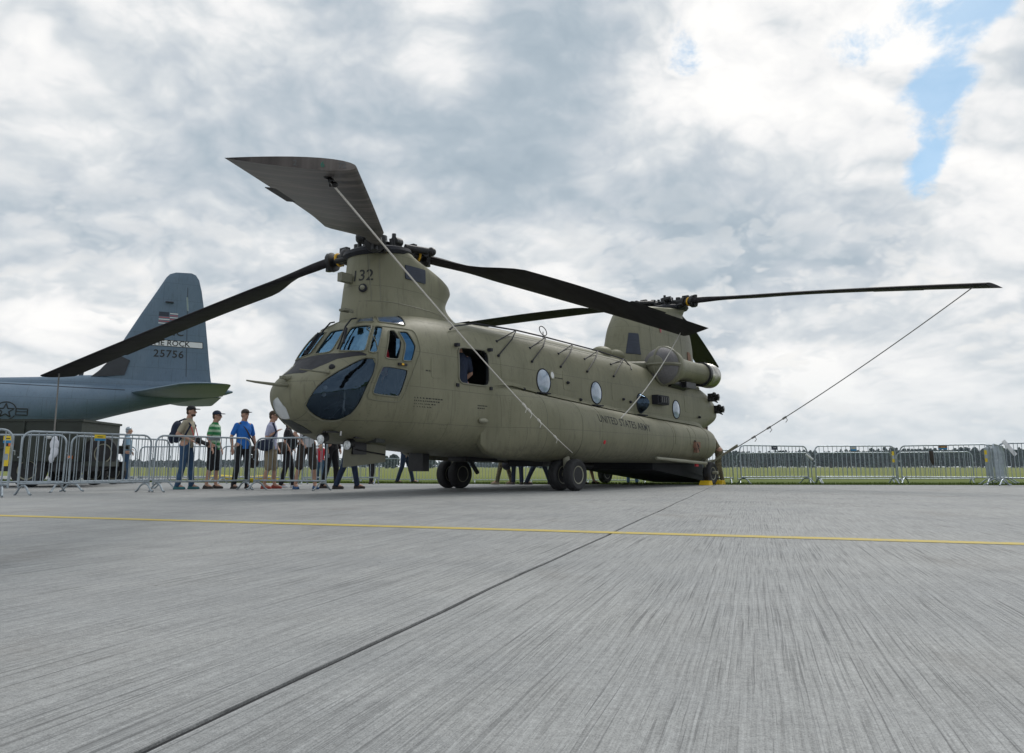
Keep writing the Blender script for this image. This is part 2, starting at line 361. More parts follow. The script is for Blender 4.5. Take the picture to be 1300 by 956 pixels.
# ================================================================ ground
DJ = Vector((.3016, .9534, 0)); UJ = Vector((.9534, -.3016, 0))      # along the slabs, across the slabs
EDGE = [(-300, 60), (-60, 34), (-21, 28.0), (-12, 24.9), (-9.5, 24.0), (0, 21.9), (6, 21.2), (12, 20.9), (30, 19.5), (80, 17), (300, 6)]
def edge_y(x):
    for (x0, y0), (x1, y1) in zip(EDGE, EDGE[1:]):
        if x <= x1: return y0+(y1-y0)*(x-x0)/(x1-x0)
    return EDGE[-1][1]
def concrete():
    m = bpy.data.materials.new('concrete'); m.use_nodes = True; q = G(m.node_tree); b = m.node_tree.nodes['Principled BSDF']
    tc = q.n('ShaderNodeTexCoord').outputs['Object']
    u = q.vm('DOT_PRODUCT', tc, tuple(UJ)); w = q.vm('DOT_PRODUCT', tc, tuple(DJ))
    def st(su, sw, det=4, rough=.6, sc=1):
        cb = q.n('ShaderNodeCombineXYZ'); q.put(cb.inputs[0], q.m('MULTIPLY', u, su)); q.put(cb.inputs[1], q.m('MULTIPLY', w, sw))
        return q.noise(cb.outputs[0], sc, det, rough)
    wb = q.m('MULTIPLY', q.m('SUBTRACT', q.noise(tc, 1.1, 3, .5), .5), .022); u = q.m('ADD', u, wb)
    grain = q.noise(tc, 210, 3, .8); grit = q.noise(tc, 42, 5, .8); blot = q.noise(tc, .55, 8, .66); blot2 = q.noise(tc, 3.2, 6, .7)
    fine = st(95, 2.2, 3, .75); sel = q.ss(q.noise(tc, 1.7, 5, .65), .38, .62)
    g1 = q.ss(st(92, .50, 2, .6), .405, .365); g2 = q.ss(st(170, 1.2, 2, .6), .41, .35); g3 = q.ss(st(80, .5, 2, .6), .60, .64)
    groove = q.m('MULTIPLY', q.m('MAXIMUM', g1, q.m('MULTIPLY', g2, .7)), q.m('MULTIPLY_ADD', sel, .7, .3))
    base = q.mix(q.ss(blot, .32, .68), (.285, .293, .296), (.350, .354, .348))
    base = q.mix(1.0, base, q.ramp(blot2, [(.3, .90), (.7, 1.07)]), 'MULTIPLY')
    base = q.mix(1.0, base, q.ramp(fine, [(.3, .74), (.5, 1.0), (.7, 1.22)]), 'MULTIPLY')
    base = q.mix(1.0, base, q.ramp(grain, [(.3, .62), (.7, 1.34)]), 'MULTIPLY')
    base = q.mix(1.0, base, q.ramp(grit, [(.3, .74), (.7, 1.22)]), 'MULTIPLY')
    base = q.mix(q.m('MULTIPLY', groove, .62), base, (.085, .088, .09))
    base = q.mix(q.m('MULTIPLY', g3, .22), base, (.46, .47, .47))
    spot = q.n('ShaderNodeTexVoronoi'); q.put(spot.inputs['Vector'], tc); spot.inputs['Scale'].default_value = 2.3; spot.inputs['Randomness'].default_value = 1
    base = q.mix(q.m('MULTIPLY', q.ss(spot.outputs['Distance'], .026, .012), .8), base, (.05, .05, .05))
    stain = q.m('MULTIPLY', q.ss(q.noise(q.vm('MULTIPLY', tc, (1, .5, 1)), .8, 7, .72), .54, .68), .38); base = q.mix(stain, base, (.17, .155, .14))
    # hairline crack with side branches
    ck = q.noise(q.vm('ADD', q.vm('MULTIPLY', tc, (.35, .35, 1)), q.vm('MULTIPLY', q.n('ShaderNodeTexCoord').outputs['Object'], (.0, .0, .0))), .8, 9, .68)
    base = q.mix(q.m('MULTIPLY', q.ss(q.m('ABSOLUTE', q.m('SUBTRACT', ck, .585)), .0012, .0002), .45), base, (.08, .08, .08))
    q.put(b.inputs['Base Color'], base); q.put(b.inputs['Roughness'], q.m('MULTIPLY_ADD', blot, .2, .62)); b.inputs['Specular IOR Level'].default_value = .35
    bp = q.n('ShaderNodeBump'); bp.inputs['Strength'].default_value = .5; bp.inputs['Distance'].default_value = .004
    q.put(bp.inputs['Height'], q.m('ADD', q.m('SUBTRACT', fine, q.m('MULTIPLY', groove, 1.6)), q.m('MULTIPLY', grain, .8))); q.put(b.inputs['Normal'], bp.outputs[0])
    MAT['concrete'] = m
concrete()
def grass_mat():
    m = bpy.data.materials.new('grass'); m.use_nodes = True; q = G(m.node_tree); b = m.node_tree.nodes['Principled BSDF']
    tc = q.n('ShaderNodeTexCoord').outputs['Object']
    n = q.noise(q.vm('MULTIPLY', tc, (.25, 1, 1)), .12, 6, .6); n2 = q.noise(tc, 3, 6, .7)
    se = q.n('ShaderNodeSeparateXYZ'); q.put(se.inputs[0], tc)
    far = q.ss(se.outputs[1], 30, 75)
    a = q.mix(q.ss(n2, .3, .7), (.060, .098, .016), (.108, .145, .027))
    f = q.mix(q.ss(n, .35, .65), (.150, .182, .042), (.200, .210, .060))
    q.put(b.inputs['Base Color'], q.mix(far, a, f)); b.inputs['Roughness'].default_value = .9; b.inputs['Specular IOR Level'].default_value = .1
    MAT['grass'] = m
grass_mat()
def paint_mat():
    m = bpy.data.materials.new('yellow_line_paint'); m.use_nodes = True; q = G(m.node_tree); b = m.node_tree.nodes['Principled BSDF']
    tc = q.n('ShaderNodeTexCoord').outputs['Object']
    w = q.ss(q.noise(tc, 14, 7, .72), .47, .62)
    q.put(b.inputs['Base Color'], q.mix(q.m('MULTIPLY', w, .65), (.52, .40, .075), (.33, .31, .22))); b.inputs['Roughness'].default_value = .7
    MAT['line_paint'] = m
paint_mat()
mat('joint_sealant', (.012, .013, .016), .6)

# field: one sheet out to the horizon, falling a little below the apron edge
def field_z(d): # d = metres beyond the apron edge
    t = min(1, max(0, d/15.0)); return -.012-.30*(t*t*(3-2*t))
fb = MB(); xs = [-4000, -1500, -600, -300, -150, -80, -60]+[-56+2*i for i in range(52)]+[60, 80, 150, 300, 600, 1500, 4000]
ds = [-400, -60, -8, -.5, 0, .4, 1.0, 2, 3.5, 5, 7, 9, 11, 13, 15, 20, 30, 60, 150, 400, 1200, 4500]
rows = []
for d in ds:
    rows.append([(x, edge_y(max(-300, min(300, x)))+d, (-.14 if d <= -.5 else field_z(max(d, 0)) + (-.0 if d > 0 else -.03))) for x in xs])
vs = [p for r in rows for p in r]; nx = len(xs)
fb.add(vs, [(k*nx+i, k*nx+i+1, (k+1)*nx+i+1, (k+1)*nx+i) for k in range(len(ds)-1) for i in range(nx-1)])
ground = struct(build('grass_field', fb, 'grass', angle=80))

# apron of long concrete slabs with sealed joints
apron = bpy.data.objects.new('concrete_apron', None); link(apron); struct(apron)
u_main = Vector((-.51, 1.83, 0)).dot(UJ)
def t_edge(u):
    lo, hi = -50, 400
    for _ in range(50):
        mid = (lo+hi)/2; p = UJ*u+DJ*mid
        if p.y < edge_y(p.x): lo = mid
        else: hi = mid
    return lo
SW = 5.30
def wob(u, t): return .006*math.sin(t*1.7+u)+.004*math.sin(t*4.1+u*2)
for k in range(-9, 9):
    u0, u1 = u_main+k*SW, u_main+(k+1)*SW
    g0 = .0105 if k in (0, ) else (.0035 if k > -1 else .005); g1 = .0105 if k == -1 else .004
    mb = MB(); ts = [-30, -12, -6, 0]+[.5*i for i in range(1, 40)]+[20, 21]
    n = len(ts); L = []; Rr = []
    te0, te1 = t_edge(u0+g0), t_edge(u1-g1)
    for t in ts:
        a = t if t < 19.6 else te0-(21-t)*.3; b_ = t if t < 19.6 else te1-(21-t)*.3
        if te0 < 20: a = min(t, te0-.001*(21-min(t, 21)))
        if te1 < 20: b_ = min(t, te1-.001*(21-min(t, 21)))
        pa = UJ*(u0+g0+wob(u0, a))+DJ*a; pb = UJ*(u1-g1+wob(u1, b_))+DJ*b_
        L.append(pa); Rr.append(pb)
    top = []
    for a, b_ in zip(L, Rr): top += [a, b_]
    vs = top+[p-Vector((0, 0, .11)) for p in top]; m2 = 2*n; fs = []
    for i in range(n-1):
        fs.append((2*i, 2*i+1, 2*i+3, 2*i+2)); fs.append((2*i, 2*i+2, m2+2*i+2, m2+2*i)); fs.append((2*i+1, m2+2*i+1, m2+2*i+3, 2*i+3))
    fs.append((0, m2, m2+1, 1)); fs.append((2*n-2, 2*n-1, m2+2*n-1, m2+2*n-2))
    mb.add(vs, fs); build('concrete_slab', mb, 'concrete', apron, smooth=False)
mb = MB()
for k in range(-8, 9):
    u = u_main+k*SW; te = t_edge(u)-.02; pts = []
    ts = [-30, -8]+[i for i in range(-4, max(-3, int(te)))]+[te]
    ts = [t for t in ts if t <= te]
    for t in ts:
        for s in (-.02, .02): p = UJ*(u+s)+DJ*t; p.z = -.006; pts.append(p)
    mb.add(pts, [(2*i, 2*i+1, 2*i+3, 2*i+2) for i in range(len(ts)-1)])
build('joint_sealant', mb, 'joint_sealant', apron, smooth=False)
# yellow taxi line
def ground_px(x, y):
    d = pxdir(x, y); t = -CAM_H/d.z; return Vector((d.x*t, d.y*t, 0))
ly = [ground_px(0, 653.9), ground_px(200, 660.4), ground_px(450, 668.2), ground_px(700, 674.8), ground_px(900, 679.8), ground_px(1300, 689.6)]
ld = (ly[-1]-ly[0]).normalized(); ln = Vector((-ld.y, ld.x, 0)); c0 = sum(ly, Vector())/len(ly); mb = MB(); pts = []
for i in range(-60, 41):
    p = c0+ld*(i*.4); w = .085
    for s in (-1, 1): pts.append(p+ln*s*(w+.004*math.sin(i*2.3+s))+Vector((0, 0, .0025)))
mb.add(pts, [(2*i, 2*i+1, 2*i+3, 2*i+2) for i in range(100)])
struct(build('yellow_taxi_line', mb, 'line_paint', smooth=False))
# verge of longer grass along the apron edge
mb = MB(); rg = random.Random(3)
for i in range(26000):
    x = rg.uniform(-26, 22); d = abs(rg.gauss(0, 1))*2.6+.02; y = edge_y(x)+d; z = field_z(d); h = rg.uniform(.03, .085)*(1.25 if d < .4 else 1); w = rg.uniform(.006, .014)
    a = rg.uniform(0, 3.14); c, s = math.cos(a)*w, math.sin(a)*w
    mb.add([(x-c, y-s, z-.01), (x+c, y+s, z-.01), (x+rg.uniform(-.03, .03), y+rg.uniform(-.03, .03), z+h)], [(0, 1, 2)])
o = build('grass_verge', mb, 'grass', smooth=False, fix=False); o['kind'] = 'stuff'; o['label'] = 'strip of longer grass along the edge of the concrete'

# far woods
def clump_tree(mb, x, y, z0, h, w, rg, n, dens=1.0, pine=False):
    for i in range(n):
        t = rg.random()**.8
        if pine: rr = w*(1-t)**.8+.1*w; zc = h*(.12+.88*t)
        else: rr = w*math.sqrt(max(.02, 1-(2*t-.85)**2*.85)); zc = h*(.10+.88*t)
        a = rg.uniform(0, 2*math.pi); r = rr*math.sqrt(rg.random())
        s = rg.uniform(.35, .9)*w*.22+.25
        c = Vector((x+r*math.cos(a), y+r*math.sin(a), z0+zc+rg.uniform(-.5, .5)))
        A = Vector((rg.uniform(-1, 1), rg.uniform(-1, 1), rg.uniform(-.7, 1))).normalized(); B = A.orthogonal().normalized(); C = A.cross(B)
        mb.add([c+B*s, c+C*s*.9, c-B*s*.8, c-C*s], [(0, 1, 2, 3)])
rg = random.Random(11); mb = MB()
def wood(x0, x1, Y, h0, h1, step, w, layers=3):
    for L in range(layers):
        x = x0
        while x < x1:
            px = x+rg.uniform(-3, 3); Yd = Y+L*14+rg.uniform(-6, 6)
            X = (px-650)/959*Yd*.986
            hh = (h0+(h1-h0)*(x-x0)/(x1-x0))*rg.uniform(.80, 1.10)*(1+.10*mnoise.noise(Vector((px*.02, L, 0))))
            clump_tree(mb, X, Yd, -.4, hh, w*rg.uniform(.7, 1.25), rg, 150, pine=rg.random() < .35)
            x += step*rg.uniform(.6, 1.3)
wood(915, 1120, 620, 12.6, 13.6, 3.6, 4.2); wood(1110, 1420, 600, 14.2, 15.2, 3.6, 4.4)
wood(560, 930, 900, 6.5, 8, 5, 4.5, 2); wood(-260, 480, 860, 7.5, 9.0, 5, 4.2, 2)
o = build('forest', mb, 'leaves_forest', smooth=False, fix=False); o['kind'] = 'stuff'; o['label'] = 'dark line of woods on the far side of the airfield'
mb = MB()   # trunks showing along the foot of the right wood, joined to it
for i in range(220):
    px = rg.uniform(915, 1400); Y = 596 if px > 1110 else 612; X = (px-650)/959*Y*.986
    mb.tube([(X, Y, -.5), (X+rg.uniform(-.3, .3), Y, rg.uniform(4, 9))], [.22, .1], 5)
o = build('forest_trunks', mb, 'bark', smooth=False); o['kind'] = 'stuff'; o['label'] = 'tree trunks along the foot of the far woods'
for i, (px, top, Y, w, lab) in enumerate([(490, 580, 420, 3.0, 'small dark tree beyond the field seen under the nose of the helicopter'), (500, 577.5, 420, 3.4, 'taller of two close trees seen past the standing man in jeans under the helicopter'),
        (547, 579, 430, 3.0, 'tree beyond the field just left of the hanging black box under the helicopter'), (534, 576.5, 430, 3.2, 'bushy tree right of the standing man in jeans under the helicopter'),
        (690, 583, 430, 4.4, 'wide low tree beyond the field left of the near front wheels')]):
    X = (px-650)/959*Y*.986; h = (593.4-top)/959*Y*.97+.6
    t = thing('tree', lab, 'tree', (X, Y, -.35), 0, 'separate trees beyond the field')
    mb = MB(); clump_tree(mb, 0, 0, 0, h, w, rg, 420); build('crown', mb, 'leaves_tree', t, smooth=False, fix=False)
    mb = MB(); mb.tube([(0, 0, -.2), (.05, 0, h*.4), (0, .1, h*.8)], [.28, .2, .06], 7)
    for k in range(5):
        a = rg.uniform(0, 6.28); mb.tube([(0, 0, h*(.3+.08*k)), (math.cos(a)*w*.6, math.sin(a)*w*.6, h*(.5+.08*k))], [.1, .03], 5)
    build('trunk', mb, 'bark', t)

# hardstand under the parked transport aircraft
mb = MB(); mb.box((-75, 33.5, -.6), (-21.5, 66, -.27)); struct(build('hardstand', mb, 'concrete', smooth=False))
# thin summer haze over the field
mb = MB(); mb.box((-900, -60, -1.6), (900, 1000, 26.0)); hz_ = build('haze', mb, 'rope', smooth=False); hz_['kind'] = 'stuff'
hm2 = bpy.data.materials.new('haze_air'); hm2.use_nodes = True; t_ = hm2.node_tree; t_.nodes.clear(); pv = t_.nodes.new('ShaderNodeVolumePrincipled'); pv.inputs['Color'].default_value = (.72, .86, 1.0, 1); pv.inputs['Density'].default_value = .00017; pv.inputs['Anisotropy'].default_value = .2
ou = t_.nodes.new('ShaderNodeOutputMaterial'); t_.links.new(pv.outputs[0], ou.inputs['Volume']); hz_.data.materials.clear(); hz_.data.materials.append(hm2)
# ---------------------------------------------------------------- helicopter hull sections
HULL = [ # a, half width, z bottom, z widest, z top, exponent top, exponent bottom
(-1.96,.03,1.68,1.71,1.74,2,2),(-1.945,.18,1.54,1.71,1.86,2,2),(-1.90,.34,1.43,1.71,1.93,2,2),
(-1.81,.51,1.30,1.72,2.00,2.05,2),(-1.69,.67,1.215,1.73,2.07,2.1,2.05),(-1.54,.83,1.14,1.74,2.16,2.2,2.1),
(-1.35,.98,1.035,1.76,2.29,2.4,2.15),(-1.15,1.05,.975,1.78,2.45,2.8,2.25),
(-1.00,1.10,.94,1.80,2.67,3.2,2.35),(-.85,1.13,.90,1.82,2.88,3.3,2.5),(-.70,1.155,.89,1.84,3.04,3.2,2.6),
(-.45,1.185,.875,1.86,3.15,3.1,2.7),(0,1.23,.845,1.9,3.26,3.1,3.0),
(.6,1.25,.80,1.9,3.32,3.2,3.3),(1.5,1.25,.745,1.9,3.34,3.3,3.6),(2.6,1.25,.68,1.9,3.345,3.3,3.7),(4,1.25,.64,1.9,3.35,3.3,3.8),
(8,1.25,.62,1.9,3.30,3.3,3.8),(9.4,1.25,.64,1.9,3.27,3.3,3.8),(10.4,1.25,.86,1.95,3.22,3.2,3.6),
(11.3,1.22,1.2,2.0,3.10,3.0,3.2),(12.1,1.18,1.45,2.05,2.98,2.8,2.8),(12.7,1.10,1.62,2.08,2.80,2.6,2.5),
(13.05,.98,1.72,2.1,2.66,2.4,2.3),(13.27,.80,1.82,2.13,2.52,2.2,2.2),(13.38,.5,1.92,2.15,2.38,2,2),(13.42,.05,2.13,2.15,2.17,2,2)]
def catmull(rows, xs):
    out=[]; n=len(rows)
    for x in xs:
        i=0
        while i<n-2 and rows[i+1][0]<x: i+=1
        p0,p1=rows[i],rows[i+1]; h=p1[0]-p0[0]; t=min(1,max(0,(x-p0[0])/h))
        r=[x]
        for k in range(1,len(p0)):
            d=(p1[k]-p0[k])/h
            m0=d if i==0 else .5*(d+(p0[k]-rows[i-1][k])/(p0[0]-rows[i-1][0]))
            m1=d if i==n-2 else .5*(d+(rows[i+2][k]-p1[k])/(rows[i+2][0]-p1[0]))
            if i==0: m0=d
            r.append((2*t**3-3*t*t+1)*p0[k]+(t**3-2*t*t+t)*h*m0+(-2*t**3+3*t*t)*p1[k]+(t**3-t*t)*h*m1)
        out.append(r)
    return out
def sup(c,n): return math.copysign(abs(c)**(2.0/n),c)
def hull_ring(a,W,zb,zc,zt,nt,nb,N=96,off=0.0):
    r=[]
    for i in range(N):
        t=2*math.pi*(i+.5)/N; c,s=math.cos(t),math.sin(t)
        n=nt if s>0 else nb
        H=(zt-zc) if s>0 else (zc-zb)
        r.append((a,max(W-off,.005)*sup(c,n),zc+max(H-off,.004)*sup(s,n)))
    return r
def hull_xs():
    xs=[-1.96,-1.956,-1.945,-1.93,-1.915,-1.90,-1.865,-1.83]
    x=-1.79
    while x<0.6: xs.append(x); x+=.075
    while x<9.4: xs.append(x); x+=.25
    while x<13.0: xs.append(x); x+=.12
    return xs+[13.05,13.12,13.2,13.27,13.33,13.38,13.41,13.42]
def polyhull_bm(mb):
    me = bpy.data.meshes.new('t'); me.from_pydata(mb.v, [], mb.f); bm = bmesh.new(); bm.from_mesh(me); bmesh.ops.recalc_face_normals(bm, faces=bm.faces); bm.to_mesh(me); bm.free(); return me
hull = MB(); rings = [hull_ring(*r) for r in catmull(HULL, hull_xs())]; hull.loft(rings)
HB = bvh_of(hull)
# dorsal drive tunnel
SPON = [(1.70,.012,.92,1.40,1.97),(1.85,.09,.78,1.40,2.01),(2.05,.20,.70,1.4,2.04),(2.4,.43,.65,1.4,2.05),(2.9,.62,.63,1.36,2.01),(3.6,.735,.60,1.32,1.95),(5.2,.75,.59,1.28,1.86),(7.5,.75,.59,1.22,1.74),(9.5,.75,.59,1.18,1.66),(10.6,.71,.60,1.16,1.62),(11.1,.62,.66,1.15,1.58),(11.4,.45,.78,1.15,1.50),(11.55,.2,.95,1.15,1.36),(11.6,.02,1.12,1.15,1.18)]
def spon_mesh(sg):
    mb = MB(); rs = []
    xs = [1.70,1.74,1.78,1.82,1.86,1.9,1.95]+[2.0+.1*i for i in range(12)]+[3.3+.3*i for i in range(25)]+[10.8,10.95,11.1,11.2,11.3,11.4,11.48,11.55,11.59,11.6]
    for (a, w, zb, zm, zt) in catmull(SPON, xs):
        f = min(1, w/.5); r = [(a, sg*1.05, zt+.18*f), (a, sg*1.235, zt+.16*f), (a, sg*(1.235+.025*f), zt+.085*f), (a, sg*(1.235+.075*f), zt+.035*f)]
        N = 22
        for i in range(N+1):
            t = math.pi/2-math.pi*i/N; n = 2.5
            H = (zt-zm) if t > 0 else (zm-zb)
            r.append((a, sg*(1.15+(max(w, .15)-.0)*sup(math.cos(t), n)*(1 if w > .15 else w/.15)), zm+H*sup(math.sin(t), n)))
        r.append((a, sg*1.05, zb)); rs.append(r)
    mb.loft(rs, closed=True); return mb
def sec_ring(z, af, ar, hw, N=48, sharp=1.0, tilt=0):
    r = []; ac = af+hw*1.15
    for i in range(N):
        t = 2*math.pi*i/N; c = math.cos(t)
        if c > 0: a = ac-(ac-af)*c; s = hw*math.sin(t)
        else:
            u = -c; a = ac+(ar-ac)*u; s = hw*math.sin(t)*(1+.25*u)*(1 if sharp == 1 else 1)
        r.append((a, s, z+tilt*(a-ac)))
    return r
def zloft(rows, zs):
    mb = MB(); mb.loft([sec_ring(*r) for r in catmull(rows, zs)]); return mb
FP = [(2.8,-.66,3.5,.72),(3.1,-.67,2.7,.68),(3.3,-.66,2.15,.65),(3.5,-.64,1.80,.62),(3.65,-.63,1.72,.60),(3.8,-.61,1.78,.60),(3.95,-.58,1.86,.60),(4.08,-.57,1.78,.60),(4.2,-.56,1.50,.60),(4.3,-.55,1.10,.60),(4.38,-.54,.72,.59),(4.44,-.53,.62,.57)]
AP = [(2.9,8.1,13.4,.92),(3.2,8.42,13.42,.70),(3.5,8.5,13.42,.60),(3.9,8.6,13.40,.55),(4.3,8.72,13.36,.52),(4.6,8.9,13.25,.50),(4.85,9.12,13.05,.49),(5.02,9.5,12.8,.48),(5.13,10.1,12.65,.47),(5.22,10.9,12.55,.47),(5.30,11.35,12.5,.46)]
fpm = zloft(FP, [2.8+.05*i for i in range(33)]+[4.44]); apm = zloft(AP, [2.9+.06*i for i in range(40)]+[5.30])
FPB = bvh_of(fpm); APB = bvh_of(apm); SPB = bvh_of(spon_mesh(-1))

HX, HY, HT = -2.561, 13.866, .8986
heli = thing('military_helicopter', 'olive green twin rotor transport helicopter parked on the concrete with its blades tied down', 'helicopter', (HX, HY, 0), HT)

# ---- hull with real openings: cavity and window cutters
J = [(.98,-1.2,2.65),(1.1,-1.19,2.70),(1.76,-1.19,2.72),(1.84,-1.21,2.66),(1.84,-1.25,2.08),(1.76,-1.25,2.01),(1.04,-1.25,2.01),(.96,-1.25,2.08)]
WIN = { # outline on the hull, direction into the hull, material
 'windshield': ([(-.85,-.33,2.90),(-.74,-.79,2.90),(-1.02,-.97,2.38),(-1.17,-.40,2.43)], (1,.35,-.1), 'windscreen_glass'),
 'quarter_window': ([(-.73,-.83,2.88),(-.62,-.93,2.87),(-.87,-1.08,2.37),(-1.00,-1.01,2.37)], (.7,1,0), 'windscreen_glass'),
 'eyebrow_window': ([(-.76,-.37,2.98),(-.54,-.24,3.14),(-.36,-.34,3.19),(-.66,-.75,2.95)], (.5,.4,-1), 'sky_blue_pane'),
 'eyebrow_window.': ([(-.62,-.79,2.955),(-.33,-.38,3.19),(.02,-.48,3.235),(-.06,-.80,3.10),(-.15,-.985,2.94)], (.1,.6,-1), 'sky_blue_pane'),
 'side_window': ([(-.55,-.99,2.81),(-.44,-1.0,2.82),(-.36,-1.12,2.60),(-.47,-1.17,2.29),(-.75,-1.13,2.29)], (0,1,-.15), None),
 'rear_side_window': ([(-.37,-1.03,2.81),(-.18,-1.06,2.83),(-.07,-1.17,2.57),(-.18,-1.2,2.29),(-.39,-1.18,2.28),(-.29,-1.14,2.58)], (0,1,-.15), 'blue_pane'),
 'chin_window': ([(-1.82,-.46,1.48),(-1.75,-.62,1.74),(-1.63,-.70,1.89),(-1.45,-.79,2.03),(-1.16,-.9,2.22),(-1.05,-1.0,2.285),(-.91,-1.09,2.28),(-.9,-1.1,2.22),(-.95,-1.11,2.01),(-1.06,-1.08,1.79),(-1.16,-.99,1.47),(-1.24,-.87,1.30),(-1.38,-.71,1.215),(-1.53,-.59,1.22),(-1.70,-.52,1.31),(-1.81,-.48,1.41)], (.45,1,.12), 'chin_glass'),
 'lower_window': ([(-.80,-1.13,2.16),(-.25,-1.21,2.14),(-.43,-1.18,1.65),(-.99,-1.1,1.67)], (0,1,0), 'chin_glass'),
}
def chaikin(p, k=2, f=.075):
    for _ in range(k):
        q = []
        for i in range(len(p)):
            a, b = p[i], p[(i+1) % len(p)]; q += [a.lerp(b, f), a.lerp(b, 1-f)]
        p = q; f = .25
    return p
def resample(p, n):
    L = [0]
    for i in range(len(p)): L.append(L[-1]+(p[(i+1) % len(p)]-p[i]).length)
    out = []; k = 0
    for j in range(n):
        t = L[-1]*j/n
        while L[k+1] < t: k += 1
        out.append(p[k].lerp(p[(k+1) % len(p)], (t-L[k])/max(1e-9, L[k+1]-L[k])))
    return out
def cast(bv, p, d, back=1.2):
    h = bv.ray_cast(p-d*back, d)
    if h[0] is None or (h[0]-p).length > .5:
        n = bv.find_nearest(p); return n[0], n[1]
    return h[0], (h[1] if h[1].dot(d) < 0 else -h[1])
def patch(name, poly, d, mt, parent, bv=None, off=.004, thick=.012, rings_=6, rnd=True, bulge=0.0, n=40, lens=False):
    bv = bv or HB; d = Vector(d).normalized(); p = [Vector(v) for v in poly]
    if rnd: p = chaikin(p)
    p = resample(p, n); c = sum(p, Vector())/len(p); rs = []
    for k in range(rings_, 0, -1):
        ring = []
        for q in p:
            h, nn = cast(bv, c.lerp(q, k/rings_), d); w = 1-(k/rings_)**2
            if nn.dot(d) > 0: nn = -nn
            ring.append((h, nn, w))
        rs.append(ring)
    h, nn = cast(bv, c, d)
    if nn.dot(d) > 0: nn = -nn
    mb = MB(); V = []
    V += [q+m_*(off-thick) for q, m_, w in rs[0]]
    for r in rs: V += [q+m_*(off+bulge*w) for q, m_, w in r]
    V.append(h+nn*(off+bulge)); F = []
    for k in range(len(rs)):
        for i in range(n): F.append((k*n+i, k*n+(i+1) % n, (k+1)*n+(i+1) % n, (k+1)*n+i))
    for i in range(n): F.append((len(rs)*n+i, len(rs)*n+(i+1) % n, len(V)-1))
    mb.add(V, F); return build(name, mb, mt, parent, angle=50, fix=True)
def frame_strip(name, poly, d, mt, parent, w=.02, bv=None, off=.012, rnd=True, n=40):
    bv = bv or HB; d = Vector(d).normalized(); p = [Vector(v) for v in poly]
    if rnd: p = chaikin(p)
    p = resample(p, n); pts = []
    for q in p:
        h, nn = cast(bv, q, d); nn = -nn if nn.dot(d) > 0 else nn; pts.append(h+nn*off*.4)
    mb = MB(); mb.tube(pts+[pts[0]], w/2, 6, cap=False); return build(name, mb, mt, parent)
def mir(poly): return [(a, -s, z) for a, s, z in poly][::-1]
def flip(d): return (d[0], -d[1], d[2])
cutters = []
def cutter(poly, d, near=.25, far=.28, scale=.97):
    d = Vector(d).normalized(); p = resample(chaikin([Vector(v) for v in poly]), 28); c = sum(p, Vector())/len(p)
    p = [c+(q-c)*scale for q in p]; mb = MB(); mb.prism([q-d*near for q in p], d*(near+far)); return mb
def to_obj(mb, name, mi):
    o = build(name, mb, ['olive', 'interior'], None, smooth=False)
    for f in o.data.polygons: f.material_index = mi
    return o
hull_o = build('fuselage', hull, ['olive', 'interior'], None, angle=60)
cav = MB(); cxs = [-1.93, -1.8, -1.65]+[-1.5+.12*i for i in range(15)]+[.3]
cav.loft([hull_ring(*r, N=48, off=.055) for r in catmull(HULL, cxs)])
cav2 = MB(); cav2.loft([hull_ring(*r, N=48, off=.06) for r in catmull(HULL, [.42, .8, 1.2, 1.8, 2.4, 3.0])])
cs = [cav, cav2, cutter(J, (0,1,0))]
for k, (poly, d, mt) in WIN.items():
    cs.append(cutter(poly, d)); cs.append(cutter(mir(poly), flip(d)))
BW = [(-.89,-.20,2.89),(-.89,.20,2.89),(-1.20,.24,2.43),(-1.20,-.24,2.43)]
cs.append(cutter(BW, (1,0,-.1)))
for i, c in enumerate(cs):
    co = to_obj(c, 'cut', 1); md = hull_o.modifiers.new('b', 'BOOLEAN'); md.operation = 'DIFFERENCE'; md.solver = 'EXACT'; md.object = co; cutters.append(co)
    bpy.context.view_layer.update(); dg = bpy.context.evaluated_depsgraph_get(); dg.update(); me = bpy.data.meshes.new_from_object(hull_o.evaluated_get(dg), preserve_all_data_layers=True, depsgraph=dg); hull_o.modifiers.clear(); old = hull_o.data; hull_o.data = me; bpy.data.meshes.remove(old)
    md = co.data; bpy.data.objects.remove(co); bpy.data.meshes.remove(md)
hull_o.parent = heli
me = hull_o.data; me.name = 'fuselage'
me.polygons.foreach_set('use_smooth', [True]*len(me.polygons))
# keep the shading of the uncut surface
loopn = []; vn_cache = {}
hb_me = polyhull_bm(hull); hb_bm = bmesh.new(); hb_bm.from_mesh(hb_me); hb_bm.normal_update(); hb_bm.faces.ensure_lookup_table()
HB2 = BVHTree.FromBMesh(hb_bm)
def smooth_n(p):
    loc, n_, fi, dist = HB2.find_nearest(p)
    if loc is None or dist > .002: return None
    f = hb_bm.faces[fi]; acc = Vector()
    for v_ in f.verts: acc += v_.normal/max(1e-3, (v_.co-loc).length)
    return acc.normalized()
for poly_ in me.polygons:
    for li in poly_.loop_indices:
        vi = me.loops[li].vertex_index
        if vi not in vn_cache: vn_cache[vi] = smooth_n(me.vertices[vi].co)
        s_ = vn_cache[vi]; fn = poly_.normal
        loopn.append(tuple(s_) if (s_ is not None and s_.dot(fn) > .6) else tuple(fn))
me.normals_split_custom_set(loopn)
hb_bm.free()

